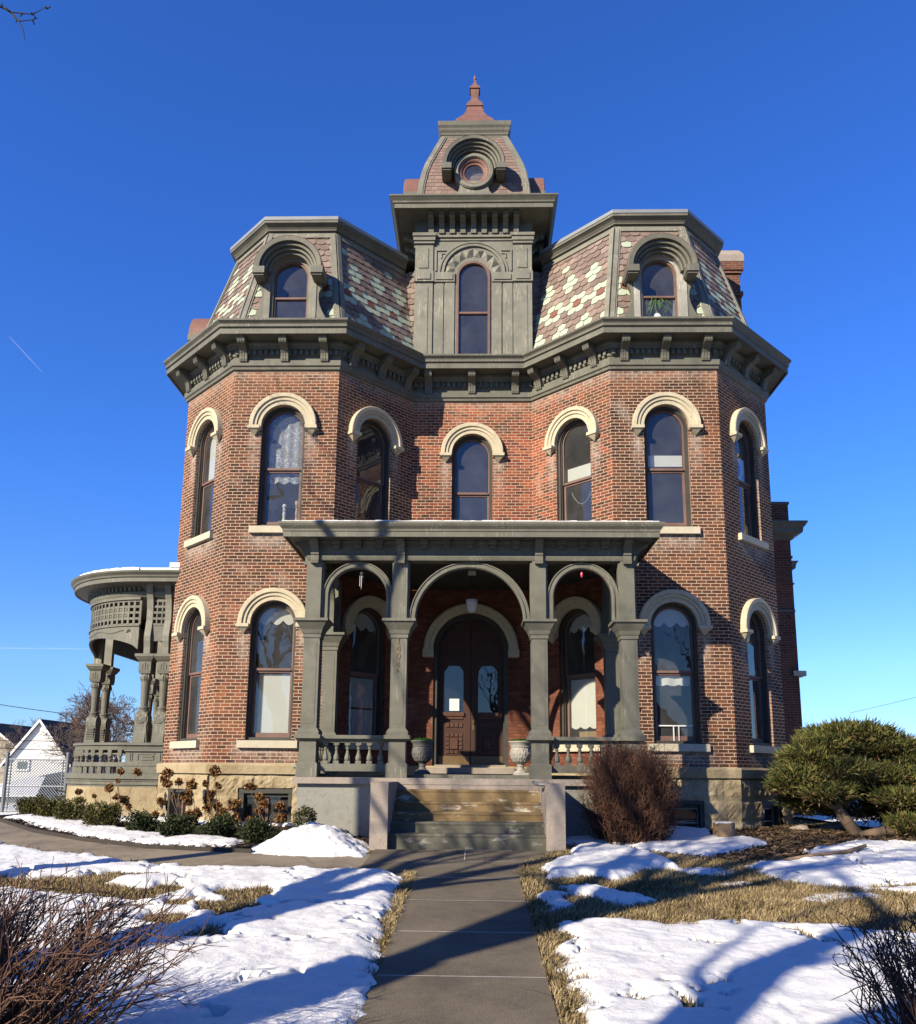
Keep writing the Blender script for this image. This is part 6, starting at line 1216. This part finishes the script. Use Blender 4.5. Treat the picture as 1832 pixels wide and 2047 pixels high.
hydrangea('dried hydrangea before the wide basement window by the gas meter', (-3.9, 16.3), [zl(780, 1505, .11), zl(848, 1580, .11), zl(882, 1620, .10), zl(850, 1680, .10), zl(1005, 1645, .12), zl(1000, 1738, .14), zl(1030, 1720, .08), zl(680, 1742, .12), zl(782, 1748, .12)], 6)
# ---- juniper
rs = np.random.RandomState(5); jz = -1.12
JB = [(8.35, 15.95, -.88, .6, .35, .16), (8.0, 17.3, -.5, 1.1, .45, .36), (6.75, 16.9, -.42, .55, .45, .28), (9.3, 17.0, -.82, 1.0, .5, .3), (7.6, 17.3, .12, 1.2, .55, .62), (8.9, 17.2, -.40, 1.1, .5, .45), (7.65, 17.0, .80, .85, .65, .20), (7.05, 16.8, .58, .55, .55, .17), (8.25, 16.9, .56, .75, .65, .18), (6.65, 16.6, .33, .5, .5, .18), (8.85, 16.9, .30, .75, .65, .18), (7.1, 16.4, .10, .75, .55, .17), (6.35, 16.4, -.02, .45, .45, .16), (8.25, 16.5, -.02, .85, .6, .17), (9.25, 16.7, -.06, .85, .65, .2), (6.75, 16.2, -.30, .5, .45, .16), (8.5, 16.1, -.40, .85, .55, .18), (9.4, 16.4, -.50, .85, .65, .22), (8.9, 15.8, -.78, .75, .5, .18), (9.8, 16.2, -.85, .8, .6, .22), (6.15, 16.5, -.20, .3, .35, .14), (9.9, 16.9, .12, .6, .65, .25)]
out = []; cc = []
for (x, y, z, a, b, c) in JB:
    k = int(3600*(a*b)**.8); d = rs.normal(0, 1, (k, 3)); d /= np.linalg.norm(d, axis=1, keepdims=True); lump = 1+.95*(fbm(d[:, 0]*2.2+x*5+20, d[:, 2]*2+d[:, 1]*2+20, 1.7, 4, 9, .6)-.5); rad = rs.uniform(.55, 1.0, k)**.6*lump; C = np.array([x, y, z])+d*rad[:, None]*np.array([a, b, c]); tone = rs.uniform(.6, 1.4, k)*np.where(rs.rand(k) < .12, 1.5, 1)
    for j in range(6):
        nd = d*np.array([.9, .8, .45])+rs.normal(0, .38, (k, 3))+np.array([0, 0, .55]); nd /= np.linalg.norm(nd, axis=1, keepdims=True); e = np.cross(nd, rs.normal(0, 1, (k, 3))); e /= np.linalg.norm(e, axis=1, keepdims=True); L = (rs.uniform(.05, .135, k)*np.where(rs.rand(k) < .07, 2.1, 1))[:, None]; w = rs.uniform(.008, .015, k)[:, None]; s = C+rs.normal(0, .035, (k, 3))
        out.append(np.stack([s-e*w*.5, s+nd*L*.45+e*w, s+nd*L, s+nd*L*.45-e*w], 1)); pal = np.array([(.075, .092, .027), (.12, .128, .034), (.19, .175, .05), (.05, .062, .02)])[rs.randint(0, 4, k)]; brown = (rs.rand(k) < np.clip(.10-.5*d[:, 2], .03, .5))[:, None]; pal = np.where(brown, np.array([[.17, .105, .055]]), pal); cc.append(np.repeat(pal*(tone*rs.uniform(.8, 1.2, k))[:, None], 4, 0))
V = np.concatenate(out).reshape(-1, 3); t = thing('juniper_shrub', 'spreading layered green juniper at the right corner of the house', 'shrub', None, (7.2, 16.6, jz)); keep(fastmesh('foliage', V, np.arange(len(V)).reshape(-1, 4), M['leaf'], col=np.concatenate(cc)), t)
segs = []
def limb(pts, r0, r1):
    for i, (a, b) in enumerate(zip(pts, pts[1:])): k = len(pts)-1; segs.append((*a, *b, r0+(r1-r0)*i/k, r0+(r1-r0)*(i+1)/k))
limb([(7.35, 16.2, jz-.05), (7.15, 16.25, jz+.25), (7.0, 16.3, jz+.5), (7.1, 16.4, -.3), (7.3, 16.6, .2)], .13, .06); limb([(7.3, 16.1, jz), (7.7, 15.95, jz+.12), (8.2, 15.9, jz+.10), (8.7, 16.0, jz+.25), (9.1, 16.2, -.65)], .10, .04); limb([(7.75, 16.0, jz+.1), (8.0, 16.1, jz+.35), (8.5, 16.3, -.5)], .06, .03); limb([(7.0, 16.3, jz+.5), (6.7, 16.3, -.5), (6.5, 16.4, -.3)], .06, .02)
for k in range(110): b = JB[rs.randint(0, len(JB))]; q = np.array([7.2, 16.4, -.5])*(.5)+np.array(b[:3])*.5+rs.normal(0, .2, 3); e = np.array(b[:3])+rs.normal(0, 1, 3)*np.array(b[3:])*.6; segs.append((*q, *e, .016, .005))
segmesh('trunk', np.array(segs), 8, M['twig'], np.array((.20, .14, .095))*rs.uniform(.7, 1.2, (len(segs), 1)), t)
# ---- stump, board and stones
t = thing('tree_stump', 'short sawn tree stump with a snowy top before the right bay', 'stump', None, (4.46, 15.05, -1.15)); m = MB(); n = 22; rs = random.Random(2); R = []
M['bark'] = plain('grey_bark', (.27, .19, .12), .9, .45, 12, 30, .9, .02); rad = [.185+rs.uniform(-.018, .018) for _ in range(n)]
for z, f in ((-1.25, 1.25), (-1.12, 1.08), (-1.0, 1.0), (-.84, .98)): R.append([(4.46+rad[k]*f*cos(2*pi*k/n), 15.05+rad[k]*f*sin(2*pi*k/n), z+(rs.uniform(-.012, .012) if z > -.9 else 0)) for k in range(n)])
for i in range(3):
    for k in range(n): m.poly([R[i][k], R[i][(k+1) % n], R[i+1][(k+1) % n], R[i+1][k]])
m.poly(R[3]); TP(m, 'stump_wood', M['bark'], t)
m = MB(); m.poly([(4.46+rad[k]*.8*cos(2*pi*k/n), 15.05+rad[k]*.8*sin(2*pi*k/n), -.815) for k in range(n)])
for k in range(n): j = (k+1) % n; m.poly([(4.46+rad[k]*.8*cos(2*pi*k/n), 15.05+rad[k]*.8*sin(2*pi*k/n), -.815), (4.46+rad[j]*.8*cos(2*pi*j/n), 15.05+rad[j]*.8*sin(2*pi*j/n), -.815), (4.46+rad[j]*.97*cos(2*pi*j/n), 15.05+rad[j]*.97*sin(2*pi*j/n), -.85), (4.46+rad[k]*.97*cos(2*pi*k/n), 15.05+rad[k]*.97*sin(2*pi*k/n), -.85)])
TP(m, 'snow_cap', M['snow'], t)
m = MB(); m.hexa([(3.42, 15.9, -1.15), (3.52, 15.85, -1.15), (3.66, 15.3, -1.15), (3.56, 15.3, -1.15), (3.40, 15.9, -.83), (3.50, 15.85, -.83), (3.66, 15.3, -1.10), (3.56, 15.3, -1.10)]); single(m, 'wood_plank', M['bark'], 'weathered plank leaning in the snow right of the bare bush', 'plank')
def rock(x, y, r, lab, seed, mat):
    rs = random.Random(seed); m = MB(); bm = bmesh.new(); bmesh.ops.create_icosphere(bm, subdivisions=3, radius=1)
    for v in bm.verts: f = 1+.25*sin(v.co.x*3+seed)*cos(v.co.y*2.3+seed)+rs.uniform(-.03, .03); v.co = Vector((v.co.x*r*1.5*f, v.co.y*r*f, v.co.z*r*.6*f))
    me = bpy.data.meshes.new('garden_stone'); bm.to_mesh(me); bm.free(); me.materials.append(mat); o = link(bpy.data.objects.new('garden_stone', me)); o.location = (x, y, zg(x, y, r*.2)); tag(o, lab, 'stone')
rock(6.55, 17.05, .13, 'pale flat stone at the foot of the juniper by the house wall', 1, M['pier']); rock(3.78, 14.95, .09, 'small brown stone beside the stump in the snow', 2, M['bark']); rock(7.35, 17.4, .2, 'rounded grey stone in the snow under the juniper', 3, M['concrete'])
m = MB(); m.tube([(4.4, 12.45, zg(4.4, 12.45, .03)), (5.0, 12.6, zg(5, 12.6, .10)), (5.7, 12.95, zg(5.7, 12.95, .12)), (6.2, 13.5, zg(6.2, 13.5, .13))], .03, 6); single(m, 'edging_strip', M['bark'], 'curved edging strip sticking out of the snow at the right bed', 'edging')
# ================================================================== BACKGROUND LEFT
def siding():
    k = NT('white_siding'); x, y, z = k.sep(k.pos()); f = k.math('FRACT', k.math('DIVIDE', z, .16)); c = k.mix(k.rng(f, .0, .1, 1, 0), (.76, .76, .74), (.42, .42, .42)); return k.out(c, .6, k.bump(f, .5, .02), .2)
M['siding'] = siding(); M['darkroof'] = plain('black_shingle_roof', (.035, .036, .042), .9, .3, 3, 20, .5, .02); M['brownroof'] = plain('brown_shingle_roof', (.07, .055, .05), .9, .3, 3, 20, .5, .02); M['whitetrim'] = plain('white_trim', (.75, .75, .73), .6, .05)
def gable(name, x0, x1, y0, y1, zb, ze, za, lab, wallm, roofm, ov=.35):
    xm = (x0+x1)/2; t = thing(name, lab, 'house', None, (xm, (y0+y1)/2, zb)); m = MB()
    m.poly([(x0, y0, zb), (x1, y0, zb), (x1, y0, ze), (xm, y0, za), (x0, y0, ze)]); m.poly([(x0, y1, zb), (x1, y1, zb), (x1, y1, ze), (xm, y1, za), (x0, y1, ze)]); m.poly([(x0, y0, zb), (x0, y1, zb), (x0, y1, ze), (x0, y0, ze)]); m.poly([(x1, y0, zb), (x1, y1, zb), (x1, y1, ze), (x1, y0, ze)]); TP(m, 'wall', wallm, t)
    m = MB(); s = (za-ze)/(xm-x0); w = xm-x0+ov
    for sg in (-1, 1): c = [(xm, y0-ov, za+.03), (xm+sg*w, y0-ov, za+.03-s*w), (xm+sg*w, y1+ov, za+.03-s*w), (xm, y1+ov, za+.03)]; m.hexa([*c, *[(a, b, z+.14) for a, b, z in c]])
    TP(m, 'roof', roofm, t); m = MB()
    for sg in (-1, 1): c = [(xm, y0-ov-.06, za-.14), (xm+sg*w, y0-ov-.06, za-.14-s*w), (xm+sg*w, y0-ov-.005, za-.14-s*w), (xm, y0-ov-.005, za-.14)]; m.hexa([*c, *[(a, b, z+.34) for a, b, z in c]])
    TP(m, 'bargeboard', M['whitetrim'], t); return t
wx = lambda x, y, Y: px(x, y, Y)
a, b, c = wx(5, 1530, 80), wx(84, 1441, 80), wx(160, 1530, 80)
WH = gable('white_house', a[0]+.35, 2*b[0]-a[0]-.35, 80, 90, float(gz(-45, 80))-.5, a[2]+.35, b[2], 'white clapboard house with a steep gable and black roof beyond the fence', M['siding'], M['darkroof'])
q0, q1 = wx(37, 1522, 79.95), wx(55, 1537, 79.95)
m = MB(); m.box(q0[0]-.2, q1[0]+.2, 79.86, 79.99, q1[2]-.2, q0[2]+.2); w_ = TP(m, 'window', M['whitetrim'], WH); m = MB(); m.box(q0[0], q1[0], 79.82, 79.86, q1[2], q0[2]); TP(m, 'window_pane', plain('dim_glass', (.07, .09, .11), .15, .2, 3, 30, .05, .001, .6), w_)
q0 = wx(87, 1458, 79.95); m = MB(); m.box(q0[0]-.3, q0[0]+.3, 79.9, 79.99, q0[2]-.5, q0[2]+.4); TP(m, 'gable_vent', M['whitetrim'], WH)
q0, q1 = wx(144, 1434, 86), wx(155, 1456, 86); m = MB(); m.box(q0[0], q1[0], 86, 86.6, q1[2]-.6, q0[2]); TP(m, 'chimney', M['brickfar'], WH)
a, b, c = wx(-120, 1505, 105), wx(-30, 1446, 105), wx(62, 1505, 105)
gable('brown_house', a[0], c[0], 105, 121, -4.5, a[2]-.6, b[2], 'house with a dark brown roof at the far left edge, behind the white house', plain('tan_siding', (.35, .31, .24), .8), M['brownroof'])
gable('opposite_house', 5.0, 15.5, -40, -29, -2.2, 3.2, 9.5, 'grey gabled house across the street behind the camera', plain('grey_house_wall', (.22, .21, .2), .8), M['darkroof'])
# low garage with a snow-covered hip roof, between the fence and the white house
def hip(lab, x0, x1, y0, y1, zb, ze, za, snowside):
    t = thing('garage', lab, 'garage', 'garages below the white house', ((x0+x1)/2, (y0+y1)/2, zb)); m = MB(); m.box(x0+.3, x1-.3, y0+.3, y1-.3, zb, ze); TP(m, 'wall', plain('beige_garage_wall', (.4, .37, .31), .8), t); xm0, xm1, ym = x0+(x1-x0)*.4, x0+(x1-x0)*.6, (y0+y1)/2; A_, B_ = (xm0, ym, za), (xm1, ym, za); E_ = [(x0, y0, ze), (x1, y0, ze), (x1, y1, ze), (x0, y1, ze)]
    m = MB()
    for f in ([E_[0], E_[1], B_, A_], [E_[1], E_[2], B_], [E_[2], E_[3], A_, B_], [E_[3], E_[0], A_]): m.poly(f)
    m.poly(E_); TP(m, 'roof', M['darkroof'], t); m = MB(); f = snowside
    q = {'L': [E_[3], E_[0], A_], 'F': [E_[0], E_[1], B_, A_]}[f]; c = Vector((0, 0, 0))
    for p_ in q: c += Vector(p_)
    c /= len(q); q = [c+(Vector(p_)-c)*.93+Vector((0, -.03, .05)) for p_ in q]; m.poly(q); m.poly([p_+Vector((0, 0, .09)) for p_ in q])
    for i in range(len(q)): j = (i+1) % len(q); m.poly([q[i], q[j], q[j]+Vector((0, 0, .09)), q[i]+Vector((0, 0, .09))])
    TP(m, 'roof_snow', M['snow'], t)
p0, p1 = wx(8, 1590, 44), wx(118, 1552, 44); hip('dark hipped garage roof half covered in snow seen through the fence', wx(-25, 1600, 44)[0], wx(135, 1600, 44)[0], 41, 49, -4, wx(0, 1592, 44)[2], wx(60, 1556, 45)[2], 'F')
p0, p1 = wx(-60, 1570, 60), wx(150, 1545, 60); hip('grey low garage roof behind the snowy one', wx(20, 1570, 60)[0], wx(215, 1570, 60)[0], 58, 66, -5, wx(0, 1572, 60)[2], wx(112, 1545, 60)[2], 'L')
# chain-link fence with its gate posts
ft = thing('chain_link_fence', 'galvanised chain-link fence panel between two posts at far left', 'fence', None, (-12.6, 24, -1.3)); A_, B_ = px(16.5, 1508, 24), px(137.5, 1508, 24); zb = -1.32; zt = A_[2]
for q in (A_, B_): m = MB(); m.tube([(q[0]-.0, 24, zb-.1), (q[0], 24, q[2])], .055, 10, 0, True); m.lathe(q[0], 24, [(.065, q[2]), (.065, q[2]+.04), (.02, q[2]+.07)], 10); TP(m, 'post', M['steel'], ft)
m = MB()
for z in (zb+.12, zt-.9, zt-.14): m.tube([(A_[0], 24, z), (B_[0], 24, z)], .022, 6)
for x in (A_[0]+.13, B_[0]-.13): m.tube([(x, 24, zb+.05), (x, 24, zt-.12)], .02, 6)
TP(m, 'rail', M['steel'], ft); m = MB(); W_ = B_[0]-A_[0]; Hh = zt-.14-zb-.1; pt_ = .085; n = int((W_+Hh)/pt_)
for k in range(n):
    for sg in (0, 1):
        u0 = k*pt_-Hh; u1 = u0+Hh; a0, a1 = max(0, u0), min(W_, u1)
        if a1 <= a0: continue
        f = lambda u: (u-u0); z0, z1 = f(a0), f(a1); X0, X1 = (a0, a1) if sg == 0 else (W_-a0, W_-a1); m.tube([(A_[0]+X0, 24+.004*sg, zb+.1+z0), (A_[0]+X1, 24+.004*sg, zb+.1+z1)],   .011, 3)
TP(m, 'wire_mesh', M['steel'], ft, fix=False)
m = MB(); q = px(-2, 1512, 24); m.tube([(q[0], 24, zb), (q[0], 24, zt-.1)], .05, 8)
for z in (zb+.12, zt-.9, zt-.14): m.tube([(q[0]-3, 24, z), (A_[0]-.1, 24, z)], .02, 6)
o = single(m, 'fence_section', M['steel'], 'end post of the next fence section at the left picture edge', 'fence')
# wires
def wire(pts, r, lab, n=16):
    a, b, s = pts; m = MB(); P_ = [tuple(np.array(a)*(1-k/n)+np.array(b)*(k/n)-np.array([0, 0, s*4*(k/n)*(1-k/n)])) for k in range(n+1)]; m.tube(P_, r, 4); single(m, 'power_line', M['iron'], lab, 'power line', 'power lines at left')
wire((px(-120, 1388, 38), px(330, 1446, 40), .15), .016, 'upper sagging power line crossing the sky above the white house'); wire((px(-120, 1478, 30), px(260, 1481, 32), .03), .013, 'power line crossing the white gable, upper of two'); wire((px(-120, 1489, 31), px(260, 1503, 33), .05), .014, 'power line crossing the white gable, lower of two')
wire((px(1700, 1425, 60), px(1990, 1350, 62), .1), .012, 'faint power line in the sky right of the juniper')

# old contrails, far off and high
def cmat():
    k = NT('thin_contrail'); k.out((1, 1, 1), 1.0); k.put(k.b.inputs['Alpha'], k.rng(k.noise(k.pos(), .02, 3), .3, .7, .015, .09)); return k.m
M['contrail'] = cmat()
for (a, b, r, lab) in ((px(18, 672, 1500), px(86, 745, 1500), 1.3, 'short slanting contrail in the blue sky at left'), (px(-200, 1294, 1500), px(300, 1298, 1500), 1.2, 'long level contrail low in the sky behind the side porch')):
    m = MB(); m.tube([tuple(a+(b-a)*k/12) for k in range(13)], [r*.4]+[r]*11+[r*.3], 6); single(m, 'contrail', M['contrail'], lab, 'contrail')
